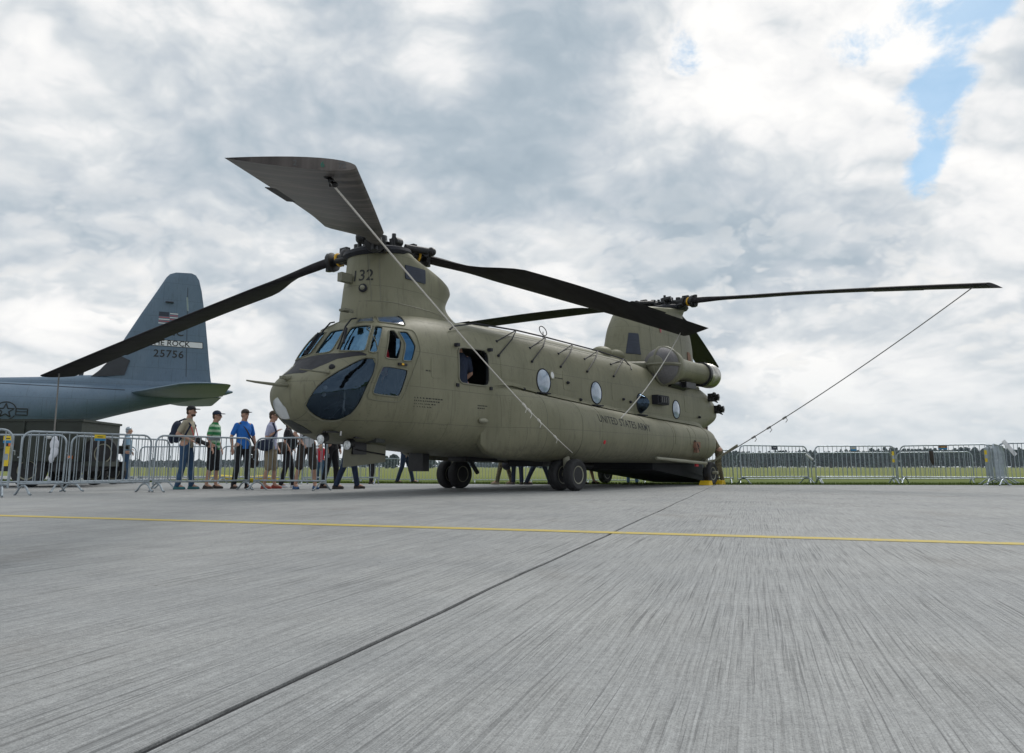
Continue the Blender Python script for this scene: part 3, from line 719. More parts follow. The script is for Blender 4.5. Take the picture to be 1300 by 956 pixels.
E_ = {}
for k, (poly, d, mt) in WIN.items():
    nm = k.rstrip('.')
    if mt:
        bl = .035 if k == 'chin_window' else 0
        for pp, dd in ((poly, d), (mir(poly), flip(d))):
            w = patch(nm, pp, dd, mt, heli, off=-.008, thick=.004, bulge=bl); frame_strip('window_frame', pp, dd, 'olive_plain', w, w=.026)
    else:
        frame_strip('window_frame', poly, d, 'olive_plain', heli, w=.026); w = patch('side_window', mir(poly), flip(d), 'windscreen_glass', heli, off=-.008, thick=.004)
w = patch('centre_windshield', BW, (1,0,-.1), 'windscreen_glass', heli, off=-.008, thick=.004); frame_strip('window_frame', BW, (1,0,-.1), 'olive_plain', w, w=.026)
for p_ in heli.children:
    if p_.name.startswith('side_window'): p_['label'] = 'closed starboard sliding window'
# half open sliding pane, dark tint strip over the eyebrow windows
mb = MB(); mb.box((-.50,-1.135,2.30), (-.42,-1.125,2.66)); build('sliding_pane', mb, 'windscreen_glass', heli)
for sg in (1, -1):
    pp = [(-.46,-.28,3.16),(-.30,-.20,3.235),(.0,-.26,3.26),(.12,-.40,3.25),(-.01,-.50,3.22),(-.34,-.42,3.19)]
    patch('tinted_roof_panel', pp if sg == 1 else mir(pp), (.1, .1*sg, -1), 'black_paint', heli, off=.003)
# nose anti glare panel
AG = [(-1.80,-.06,2.045),(-1.75,-.28,2.02),(-1.52,-.41,2.145),(-1.30,-.57,2.265),(-1.04,-.99,2.29),(-1.02,-1.0,2.345),(-1.14,-.80,2.375),(-1.20,-.42,2.41),(-1.21,0,2.415)]
patch('anti_glare_panel', AG+[(a, -s, z) for a, s, z in AG[-2::-1]], (.25,0,-1), 'black_paint', heli, off=.003, rnd=False, rings_=12, n=120)
# pale window low on the nose with dark fairing
pw = [(-1.955,.10,1.62),(-1.945,.0,1.52),(-1.905,-.07,1.44),(-1.85,-.07,1.35),(-1.78,-.03,1.27),(-1.76,.3,1.26),(-1.84,.35,1.40),(-1.90,.3,1.56)]
patch('nose_window', pw, (1,.0,.75), 'nose_glass', heli, off=.006); patch('nose_fairing', [(-1.75,-.02,1.24),(-1.6,-.08,1.13),(-1.4,-.12,1.02),(-1.4,.3,1.02),(-1.79,.3,1.2)], (.6,.0,.8), 'seat_green', heli, off=.012)
# cabin windows, round, bulged
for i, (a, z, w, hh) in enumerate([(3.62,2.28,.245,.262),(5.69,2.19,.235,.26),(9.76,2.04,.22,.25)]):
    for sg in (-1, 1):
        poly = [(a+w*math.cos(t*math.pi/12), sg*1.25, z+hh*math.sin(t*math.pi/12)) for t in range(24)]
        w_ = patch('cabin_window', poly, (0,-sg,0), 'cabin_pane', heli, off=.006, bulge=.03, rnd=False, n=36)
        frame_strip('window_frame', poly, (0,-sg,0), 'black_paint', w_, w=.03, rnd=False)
for sg in (-1, 1):
    poly = [(7.78+.2*math.cos(t*math.pi/12), sg*1.25, 2.08+.25*math.sin(t*math.pi/12)) for t in range(24)]
    w_ = patch('bubble_window', poly, (0,-sg,0), 'chin_glass', heli, off=.006, bulge=.24, rnd=False, rings_=10, n=36)
    patch('window_shade', [((a-7.78)*.93+7.78, s, (z-2.08)*.93+2.08) for a, s, z in poly], (0,-sg,0), 'interior', w_, off=.004, rnd=False)
    frame_strip('window_frame', poly, (0,-sg,0), 'black_paint', w_, w=.03, rnd=False)
poly = [(3.95+.075*math.cos(t*math.pi/8), -1.24, 2.44+.085*math.sin(t*math.pi/8)) for t in range(16)]
w_ = patch('porthole', poly, (0,1,0), 'white_paint', heli, off=.008, rnd=False, n=20); frame_strip('porthole_ring', poly, (0,1,0), 'olive_light', w_, w=.03, rnd=False, n=20)
# crew door frame and latches
o = frame_strip('hatch_frame', J, (0,1,0), 'olive_plain', heli, w=.035); 
for a, z in ((.93,2.72),(1.88,2.74),(.93,1.97),(1.88,1.98)):
    mb = MB(); mb.box((a-.035,-1.275,z-.03), (a+.035,-1.19,z+.03)); build('latch', mb, 'black_paint', heli, smooth=False)
# cockpit door outline, hatches and panels standing proud
for pp in ([(-.83,-1.1,2.88),(-.02,-1.12,2.88),(.02,-1.2,2.5),(-.12,-1.2,2.22),(-.40,-1.2,1.56),(-1.08,-1.05,1.58),(-.86,-1.1,2.24)], ):
    for m_, dd in ((pp, (0,1,0)), (mir(pp), (0,-1,0))): frame_strip('cockpit_door_seal', m_, dd, 'olive_plain', heli, w=.014, n=70)
def quad(a0, z0, a1, z1, s=-1.25): return [(a0, s, z0), (a1, s, z0), (a1, s, z1), (a0, s, z1)]
for q in (quad(.25,2.05,.55,2.4), quad(.2,1.15,.55,1.5), quad(2.2,2.2,2.75,2.75), quad(4.35,2.15,5.0,2.6), quad(6.4,2.05,7.1,2.5), quad(10.3,2.0,10.9,2.5), quad(.75,.95,1.35,1.3)):
    patch('access_panel', q, (0,1,0), 'olive', heli, off=.005, n=44)
for q in (quad(3.35,1.0,3.36,1.8,-1.85), ): pass
SX = [3.0, 4.1, 4.9, 6.9, 8.25, 9.55, 10.4]
mb = MB()
for a in SX:
    r = [r_ for r_ in catmull(SPON, [a])][0]; pts = []
    for i in range(3, 20):
        t = math.pi/2-math.pi*i/22; H = (r[4]-r[3]) if t > 0 else (r[3]-r[2]); pts.append((a, -(1.15+r[1]*sup(math.cos(t), 2.5)), r[3]+H*sup(math.sin(t), 2.5)))
    mb.tube(pts, .006, 5)
build('sponson_seam', mb, 'olive_plain', heli)
for a in (8.35, 9.2): patch('access_panel', quad(a,1.05,a+.25,1.5,-1.9), (0,1,0), 'olive', heli, bv=SPB, off=.006)
for (a, s, z, nm, lb, m_) in ((1.65,-1.27,1.35,'marker_blister',None,'olive_light'),):
    mb = MB(); mb.ell((a, s, z), (.12,.06,.05)); build(nm, mb, m_, heli)
mb = MB(); mb.ell((2.55,-1.36,1.98),(.02,.02,.02)); 
for (a, z) in ((4.5,2.32),(6.9,2.12),(7.25,2.08),(9.3,1.66),(11.2,1.9),(2.9,2.05),(5.0,1.98)):
    mb.ell((a,-1.27,z), (.035,.05,.035), 10, 6)
build('fitting', mb, 'black_paint', heli)
for a in (3.3, 5.4, 7.5):
    zt = catmull(SPON, [a])[0][4]; mb = MB(); mb.box((a,-1.40,zt+.02), (a+.38,-1.30,zt+.045)); build('step', mb, 'black_paint', heli, smooth=False)
patch('red_fuel_cap', [(5.0+.04*math.cos(t*math.pi/5), -1.9, 1.02+.045*math.sin(t*math.pi/5)) for t in range(10)], (0,1,0), 'red_tag', heli, bv=SPB, off=.012, rnd=False, n=12)
mb = MB(); mb.box((9.38,-1.97,.98), (9.66,-1.85,1.14)); mb.box((9.46,-1.96,.86), (9.58,-1.86,.99)); mb.tube([(9.40,-1.93,1.17),(9.5,-1.97,1.06),(9.62,-1.94,.9)], .02, 6, 1); build('brown_cover', mb, ['brown_cloth', 'black_paint'], heli, smooth=False)
# countermeasure boxes
mb = MB(); mb.box((8.40,-1.42,2.10), (9.02,-1.20,2.34)); mb.box((8.47,-1.46,2.13), (8.96,-1.41,2.31)); 
for i in range(4): mb.box((8.5+i*.12,-1.475,2.15), (8.58+i*.12,-1.45,2.29), 1)
build('flare_dispenser', mb, ['black_paint', 'black_metal'], heli, smooth=False)
for (a, z, s) in ((12.25,2.55,-1.18),(12.72,2.22,-1.12)):
    mb = MB(); mb.box((a-.13,s-.10,z-.12), (a+.11,s+.05,z+.11)); mb.cyl((a+.02,s-.06,z), (a+.05,s-.24,z+.03), .075); mb.box((a+.08,s-.18,z-.09),(a+.20,s-.06,z+.02)); mb.ell((a-.08,s-.14,z+.09),(.06,.06,.06)); mb.tube([(a-.1,s-.1,z-.1),(a,s-.2,z-.16),(a+.12,s-.1,z-.1)], .018, 6)
    build('missile_warning_sensor', mb, 'black_metal', heli, angle=30)
for sg in (-1, 1):
    spm = spon_mesh(sg); build('sponson', spm, 'olive', heli, angle=60)
mb = MB(); mb.tube([(7.5,-1.80,.70),(8.8,-1.86,.64),(10.35,-1.80,.585)], [.035,.045,.04], 8); build('sponson_strake', mb, 'olive_light', heli)
# drive tunnel along the roof
mb = MB(); rs = []
for a, w, h in ((1.2,.30,3.30),(2.2,.46,3.46),(3.2,.5,3.50),(5,.5,3.51),(8,.5,3.47),(9.2,.5,3.45)):
    rs.append([(a, w*math.cos(t*math.pi/12), 3.2+(h-3.2)*sup(math.sin(t*math.pi/12), 3)) for t in range(13)])
mb.loft(rs); build('drive_tunnel', mb, 'olive', heli, angle=50)
mb = MB()
for a, r in ((7.6,.26),(8.3,.22)): mb.ell((a,-.25,3.46), (r*1.3,r,.16))
build('roof_blister', mb, 'olive', heli)
mb = MB(); mb.tube([(5.32+.0,0,3.5),(5.32,0,3.72)], .012, 6); mb.tube([(5.32+.14*math.cos(i*math.pi/8), .14*math.sin(i*math.pi/8)*.3, 3.74+.12*math.sin(i*math.pi/8)) for i in range(17)], .012, 6); build('loop_antenna', mb, 'black_paint', heli)
build('forward_pylon', fpm, 'olive', heli, angle=50); build('aft_pylon', apm, 'olive', heli, angle=50)
# pylon seams and panels
for a in (-.46, -.33):
    pts = [FPB.ray_cast(Vector((a,-3,3.42+i*.1)), Vector((0,1,0)))[0] for i in range(9)]; mb = MB(); mb.tube([p+Vector((0,-.001,0)) for p in pts], .007, 5); build('pylon_seam', mb, 'olive_plain', heli)
pts = []
for i in range(26):
    t = i/25; a = -.7+t*2.6; h = FPB.ray_cast(Vector((a,-3,3.42-.16*t*t+.06*t)), Vector((0,1,0)))[0]
    if h: pts.append(h)
mb = MB(); mb.tube(pts, .008, 5); build('pylon_seam', mb, 'olive_plain', heli)
mb = MB()
for a in (9.75, 10.9, 11.8):
    pts = [APB.ray_cast(Vector((a,-3,3.4+i*.1)), Vector((0,1,0)))[0] for i in range(16)]; pts = [p for p in pts if p]; mb.tube(pts, .008, 5)
build('pylon_seam', mb, 'olive_plain', heli)
patch('vent_grille', [(.16,-.58,4.19),(.67,-.58,4.19),(.68,-.58,3.92),(.17,-.58,3.93)], (0,1,0), 'navy_panel', heli, bv=FPB, off=.02, thick=.03, rnd=False)
g_ = patch('oil_cooler_grille', [(8.80,-.45,4.14),(9.12,-.45,4.14),(9.12,-.45,3.54),(8.62,-.45,3.54)], (.3,1,0), 'navy_panel', heli, bv=APB, off=.015, thick=.03, rnd=False)
patch('exhaust_port', [(12.3,-.5,4.02),(12.62,-.5,4.0),(12.62,-.5,3.72),(12.45,-.5,3.62),(12.28,-.5,3.72)], (0,1,0), 'brown_cloth', heli, bv=APB, off=.02)
patch('red_streamer', [(10.35,-.5,4.72),(10.42,-.5,4.72),(10.42,-.5,4.35),(10.35,-.5,4.35)], (0,1,0), 'flag_red', heli, bv=APB, off=.02, rnd=False)
h, n_ = cast(FPB, Vector((-.62,-.45,3.66)), Vector((.45,1,0)).normalized())
mb = MB(); mb.lathe([(.075,0),(.08,.03),(.055,.05)], h, n_ if n_.y < 0 else -n_, 20); mb.ell(h+(n_ if n_.y < 0 else -n_)*.05, (.045,.045,.045), mi=1); build('formation_lamp', mb, ['black_paint', 'olive_light'], heli)
mb = MB(); mb.box((-.86,-.06,3.78), (-.62,.06,3.94)); build('pylon_fitting', mb, 'olive_plain', heli); mb = MB(); mb.box((-1.05,-.42,3.16), (-.86,-.26,3.20)); mb.tube([(-1.0,-.5,3.12),(-.86,-.4,3.16)], .02, 6); build('pylon_step', mb, 'olive_plain', heli, smooth=False)

# lettering painted on the machine
def lettering(name, txt, size, origin, ux, uz, d, bv, mt, parent, off=.003, sp=1.0, label=None):
    cu = bpy.data.curves.new('t', 'FONT'); cu.body = txt; cu.size = size; cu.space_character = sp; cu.align_x = 'CENTER'; cu.align_y = 'CENTER'; cu.resolution_u = 3; cu.offset = size*.012
    to = bpy.data.objects.new('t', cu); COL.objects.link(to); dg = bpy.context.evaluated_depsgraph_get(); me = bpy.data.meshes.new_from_object(to.evaluated_get(dg))
    bpy.data.objects.remove(to); bpy.data.curves.remove(cu)
    bm = bmesh.new(); bm.from_mesh(me); bmesh.ops.triangulate(bm, faces=bm.faces); 
    bmesh.ops.subdivide_edges(bm, edges=[e for e in bm.edges if e.calc_length() > size*.25], cuts=2, use_grid_fill=True); bm.to_mesh(me); bm.free()
    ux = Vector(ux); uz = Vector(uz); d = Vector(d).normalized()
    for v_ in me.vertices:
        p = Vector(origin)+ux*v_.co.x+uz*v_.co.y
        if bv is not None:
            h, nn = cast(bv, p, d); nn = -nn if nn.dot(d) > 0 else nn; v_.co = h+nn*off
        else: v_.co = p
    me.name = name; me.materials.clear(); me.materials.append(MAT[mt]); o = link(bpy.data.objects.new(name, me), parent)
    if label: o['label'] = label
    return o
lettering('lettering', 'UNITED STATES ARMY', .235, (5.92,-1.89,1.46), (.93,0,-.055), (0,0,1), (0,1,0), SPB, 'stencil', heli, sp=1.06)
lettering('tail_number', '132', .30, (-.60,-.26,3.90), (.52,-.80,.03), (0,0,1), (.92,.45,0), FPB, 'stencil', heli, sp=1.0)
for (txt, a, z, s) in (('EXIT', .42, 2.16, .07), ('RESCUE ENTER HERE', 0.32, 1.62, .035), ('PULL HANDLE TO OPEN', .36, 1.55, .035), ('NO STEP', 1.62, 1.62, .06), ('NO PUSH', .85, 1.27, .07)):
    pass
mb = MB()   # blocks of stencilled small print, too small to read
rg2 = random.Random(5)
for (a0, a1, z0, rows_) in ((-.12,.55,1.66,4),(.12,.40,2.15,1),(1.5,1.75,1.62,2),(.55,.85,1.22,2),(3.95,4.3,2.38,1)):
    for r_ in range(rows_):
        a = a0
        while a < a1-(r_*.08):
            w = rg2.uniform(.02,.06); h, nn = cast(HB, Vector((a,-1.2,z0-r_*.05)), Vector((0,1,0)))
            y = h.y-.003; mb.add([(a,y,z0-r_*.05),(a+w,y,z0-r_*.05),(a+w,y,z0-r_*.05+.022),(a,y,z0-r_*.05+.022)], [(0,1,2,3)]); a += w+.014
build('small_stencilling', mb, 'stencil', heli, smooth=False)
mb = MB(); mb.box((-.50,-1.215,2.195), (-.30,-1.19,2.235)); mb.box((-.43,-1.222,2.20), (-.38,-1.20,2.232), 1); build('door_handle', mb, ['black_paint', 'yellow_small'], heli, smooth=False)

# engines
def engine(sg):
    A, S_, Z = 9.15, sg*1.2, 3.18
    e = bpy.data.objects.new('engine_nacelle', None); link(e, heli)
    mb = MB(); mb.lathe([(.42,-.02),(.49,.08),(.50,.2),(.475,.38),(.385,.62),(.325,.88),(.30,1.4),(.295,2.1),(.31,2.35)], (A,S_,Z), (1,0,.004), 36); build('cowling', mb, 'olive', e)
    mb = MB(); mb.ell((A,S_,Z), (.50,.505,.505), 36, 18); build('intake_screen', mb, 'screen', e)
    mb = MB(); n = 20
    for k, (ang) in enumerate((0, math.pi/2, math.pi/4*0+math.pi)):
        pts = [(A-.505*math.sin(t), S_+.51*math.cos(t)*math.cos(ang)*1.0, Z+.51*math.cos(t)*math.sin(ang)) for t in [math.pi*(i/n) for i in range(n+1)]]
        if k < 2: mb.tube(pts, (.05, .036)[k], 6)
    pts = [(A+.0, S_+.50*math.cos(t), Z+.50*math.sin(t)) for t in [2*math.pi*i/32 for i in range(33)]]; mb.tube(pts, .05, 8)
    mb.ell((A-.40,S_,Z), (.125,.26,.26), 24, 10)
    build('intake_screen_rib', mb, 'olive_plain', e)
    mb = MB(); mb.lathe([(.33,2.33),(.365,2.34),(.365,2.46),(.33,2.47)], (A,S_,Z), (1,0,0), 32); build('exhaust_clamp', mb, 'black_metal', e)
    mb = MB(); mb.lathe([(.345,2.46),(.365,2.5),(.35,2.66),(.365,2.68),(.36,2.85),(.37,2.87),(.36,3.04),(.33,3.06),(.31,3.02),(.29,2.5),(.05,2.45)], (A,S_,Z), (1,0,0), 36); build('exhaust_pipe', mb, 'burnt_steel', e)
    mb = MB(); mb.tube([(A+.15,S_,Z-.1),(A+.2,S_-sg*.5,Z-.1),(A+.1,S_-sg*.8,Z)], [.12,.13,.15], 12); mb.tube([(A+1.2,S_,Z-.2),(A+1.2,S_-sg*.6,Z-.2)], .16, 12); mb.tube([(A-1.3,S_-sg*.55,Z-.05),(A-.3,S_-sg*.3,Z)], [.08,.12], 10); build('engine_mount', mb, 'olive_plain', e)
    mb = MB(); mb.box((A+.9,S_-.25,Z-.52), (A+1.5,S_+.25,Z-.36)); mb.cyl((A+.3,S_,Z-.42), (A+1.2,S_,Z-.46), .12); build('drain_unit', mb, 'black_metal', e)
engine(-1); engine(1)
# HF wire antenna along the roof edge
WP = [(.89,-1.08,3.02),(1.0,-1.07,3.10),(1.75,-.95,3.28),(3.2,-.84,3.36),(4.30,-.82,3.36),(5.35,-.84,3.33),(6.42,-.86,3.30),(7.6,-.90,3.22)]
mb = MB(); mb.tube(WP, .017, 6); mb.tube([WP[-1],(7.75,-1.0,3.05),(7.6,-1.12,2.93)], .014, 6); build('wire_antenna', mb, 'black_paint', heli)
for k, a in enumerate((3.2,4.30,5.35,6.42,7.6)):
    w = WP[3+k]; mb = MB(); h1, _ = cast(HB, Vector((a-.95,-1.1,2.97)), Vector((0,1,0))); h2, _ = cast(HB, Vector((a-1.05,-1.2,2.66)), Vector((0,1,0)))
    mb.tube([w, h1], .013, 5); h2 = h2+Vector((0,-.02,0)); mb.tube([w, Vector((w[0]-.5,-1.12,3.07)), h2], .013, 5); mb.ell(h1, (.03,.03,.03), 8, 6); mb.ell(h2, (.03,.03,.03), 8, 6); build('antenna_strut', mb, 'black_paint', heli)
# pitot probes, nose fittings, wipers
mb = MB(); mb.tube([(-1.92,-.14,1.80),(-2.12,-.15,1.79),(-2.55,-.16,1.80),(-2.70,-.16,1.81)], [.035,.028,.018,.012], 8); mb.ell((-1.90,-.10,1.92), (.09,.06,.05)); mb.box((-2.04,-.13,1.90), (-1.90,-.05,1.95)); build('pitot_probe', mb, 'olive_plain', heli)
mb = MB(); mb.tube([(-1.50,-.62,2.02),(-1.56,-.70,2.0),(-1.75,-.62,2.01),(-1.98,-.50,2.03)], [.03,.022,.015,.01], 8); build('pitot_probe', mb, 'olive_plain', heli)
mb = MB(); h, nn = cast(HB, Vector((-1.47,-.70,2.12)), Vector((.3,1,-.3)).normalized()); mb.ell(h, (.055,.055,.055)); build('nose_sensor', mb, 'black_paint', heli)
for s0, s1, nm in ((-.30,-.36,'wiper'), (.25, .22, 'wiper')):
    mb = MB(); mb.tube([(-.72,s0*1.1,3.08),(-.82,s0*1.05,3.05),(-.95,s0*1.1,2.90),(-1.10,s0*1.35,2.62),(-1.20,s0*1.5,2.46)], .015, 6); mb.tube([(-1.0,s0*1.4,2.85),(-1.14,s0*1.75,2.56)], .024, 5); build(nm, mb, 'black_paint', heli)
mb = MB(); mb.tube([(-1.42,.1,2.42),(-1.48,.05,2.42)], .04, 6); build('air_temperature_probe', mb, 'black_paint', heli)
# belly: lamps, hanging hatch, aerials
for (a, s, z) in ((-.88,-.45,.89),(-1.36,-.36,.975)):
    mb = MB(); mb.cyl((a+.05,s,z), (a-.07,s-.03,z-.04), .085, 18); mb.ell((a-.07,s-.03,z-.04), (.04,.085,.085), mi=1); mb.tube([(a+.02,s,z+.05),(a+.05,s,z+.2)], .03, 6); mb.box((a,s-.16,z+.07), (a+.2,s-.10,z+.10)); build('landing_lamp', mb, ['black_metal', 'lamp_lens'], heli)
mb = MB(); M = Matrix.Translation((-.38,-.35,.80)) @ Matrix.Rotation(R(8), 4, 'X') @ Matrix.Rotation(R(-6), 4, 'Y'); mb.box((-.52,-.02,-.27), (.40,.02,.08), M=M); build('belly_hatch', mb, 'olive_plain', heli, smooth=False)
mb = MB(); mb.box((-.75,-.40,.70), (-.45,-.2,.95)); mb.tube([(-.7,-.4,.78),(.0,-.38,.70)], .012, 5); mb.box((-.1,-.3,.70),(.02,-.2,.86)); build('belly_equipment', mb, 'black_metal', heli, smooth=False)
mb = MB(); mb.box((1.42,.1,.40), (1.60,.5,.80)); build('belly_box', mb, 'black_metal', heli, smooth=False)
mb = MB(); mb.tube([(2.62,0,.70),(2.95,0,.36)], [.045,.045], 6); build('belly_aerial', mb, 'black_metal', heli)
mb = MB(); mb.box((2.3,-.25,.60),(3.3,.25,.70)); mb.box((4.6,-.5,.5),(6.0,.5,.64)); mb.cyl((5.2,-.3,.55),(6.9,-.3,.52),.08); build('cargo_hook_beam', mb, 'black_metal', heli, smooth=False)
# ramp lowered to the ground
mb = MB(); mb.add([(8.6,-1.1,.66),(8.6,1.1,.66),(12.9,1.0,.10),(12.9,-1.0,.10),(8.6,-1.1,.42),(8.6,1.1,.42),(12.6,1.0,.012),(12.6,-1.0,.012)], [(0,1,2,3),(4,5,6,7),(0,1,5,4),(1,2,6,5),(2,3,7,6),(3,0,4,7)])
mb.add([(8.6,-1.1,.66),(8.6,-1.04,.66),(11.4,-.98,1.28),(11.4,-1.04,1.28),(11.9,-1.0,.2),(11.9,-1.05,.2)], [(0,3,5),(1,2,4),(0,1,2,3),(3,2,4,5)])
build('loading_ramp', mb, 'interior', heli, smooth=False)
mb = MB(); mb.add([(10.3,-1.72,.62),(11.3,-1.60,.70),(11.2,-1.62,.16),(10.95,-1.6,.22)], [(0,1,2,3)]); mb.add([(10.3,-1.69,.62),(11.3,-1.57,.70),(11.2,-1.59,.16),(10.95,-1.57,.22)], [(0,1,2,3)]); build('gear_door', mb, 'olive_plain', heli, smooth=False)
mb = MB(); mb.box((9.75,-1.78,.50),(9.9,-1.74,.60)); build('red_flag', mb, 'red_tag', heli, smooth=False)

# cockpit interior
mb = MB(); mb.box((-1.50,-.45,1.3), (-1.15,.45,1.95)); mb.box((-1.2,-.75,1.95), (-1.0,.75,2.2)); mb.box((-1.3,-.15,1.1), (-.5,.15,1.55)); build('instrument_panel', mb, 'interior', heli, smooth=False)
for sg in (-1, 1):
    mb = MB(); mb.box((-.75,sg*.5-.26,1.35), (-.2,sg*.5+.26,1.5)); M = Matrix.Translation((-.15,sg*.5,1.45)) @ Matrix.Rotation(R(10), 4, 'Y'); mb.box((-.05,-.26,0), (.06,.26,1.0), M=M); mb.box((-.5,sg*.5-.2,.9), (-.3,sg*.5+.2,1.35)); build('pilot_seat', mb, 'seat_green', heli, smooth=False)
mb = MB(); mb.tube([(-1.15,-.55,1.0),(-1.1,-.55,1.6),(-1.05,-.5,1.75)], .02, 6); mb.tube([(-1.3,-.4,1.25),(-1.15,-.55,1.5)], .018, 6); build('control_column', mb, 'steel', heli)
for (a, s_, z, r) in ((-1.48,-.50,1.66,.035),(-1.46,-.50,1.78,.035),(-1.15,-.62,1.42,.025)):
    mb = MB(); mb.ell((a, s_, z), (r, r, r)); build('cockpit_dial', mb, 'white_paint', heli)
for k in range(3):
    mb = MB(); mb.tube([(-1.42,-.34-.05*k,1.36+.03*k),(-1.15,-.56-.05*k,1.56+.03*k)], .010, 5); build('pedal_rod', mb, 'steel', heli)

# ---- landing gear
def wheel(parent, c, r, w, sg):
    e = bpy.data.objects.new('wheel', None); link(e, parent); e.location = c
    t = MB(); hw = w/2; rr = r*.55
    t.lathe([(rr,-hw*.75),(rr+.02,-hw*.9),(r*.86,-hw),(r*.95,-hw*.82),(r,-hw*.5),(r,-hw*.3),(r*.985,-hw*.27),(r*.985,-hw*.23),(r,-hw*.2),(r,hw*.2),(r*.985,hw*.23),(r*.985,hw*.27),(r,hw*.3),(r,hw*.5),(r*.95,hw*.82),(r*.86,hw),(rr+.02,hw*.9),(rr,hw*.75)], (0,0,0), (0,1,0), 40); build('tyre', t, 'rubber', e, angle=35)
    m_ = MB(); m_.lathe([(.03,-hw*.62),(rr*.5,-hw*.55),(rr*.55,-hw*.35),(rr*.85,-hw*.35),(rr*.92,-hw*.8),(rr*1.03,-hw*.86),(rr*1.03,hw*.86),(rr*.92,hw*.8),(rr*.85,hw*.35),(rr*.55,hw*.35),(rr*.5,hw*.55),(.03,hw*.62)], (0,0,0), (0,1,0), 32)
    for k in range(8):
        a = k*math.pi/4; p = Vector((rr*.7*math.cos(a), 0, rr*.7*math.sin(a))); m_.cyl(p+Vector((0,-hw*.5,0)), p+Vector((0,hw*.5,0)), .016, 6)
    build('rim', m_, 'olive_light', e, angle=35)
    return e
def gear(a, sg, dual):
    s = sg*1.6 if dual else sg*1.7
    e = bpy.data.objects.new('landing_gear', None); link(e, heli)
    mb = MB(); mb.tube([(a,sg*1.56,.80),(a,sg*1.6,.33)], .075, 14); mb.tube([(a,sg*1.6,.42),(a,sg*1.6,.30)], .10, 14); mb.tube([(a,s-.22,.33),(a,s+.22,.33)], .045, 10); mb.box((a-.06,sg*1.6-.03,.36), (a-.02,sg*1.6+.03,.62)); mb.tube([(a+.08,sg*1.5,.62),(a+.14,sg*1.55,.45),(a+.05,sg*1.6,.36)], .02, 6)
    build('strut', mb, 'olive_light', e)
    if dual:
        for d_ in (-.19, .19): w_ = wheel(heli, (a, s+d_, .325), .325, .22, sg)
    else: wheel(heli, (a, s, .31), .31, .21, sg)
for sg in (-1, 1): gear(3.95, sg, True); gear(10.81, sg, False)

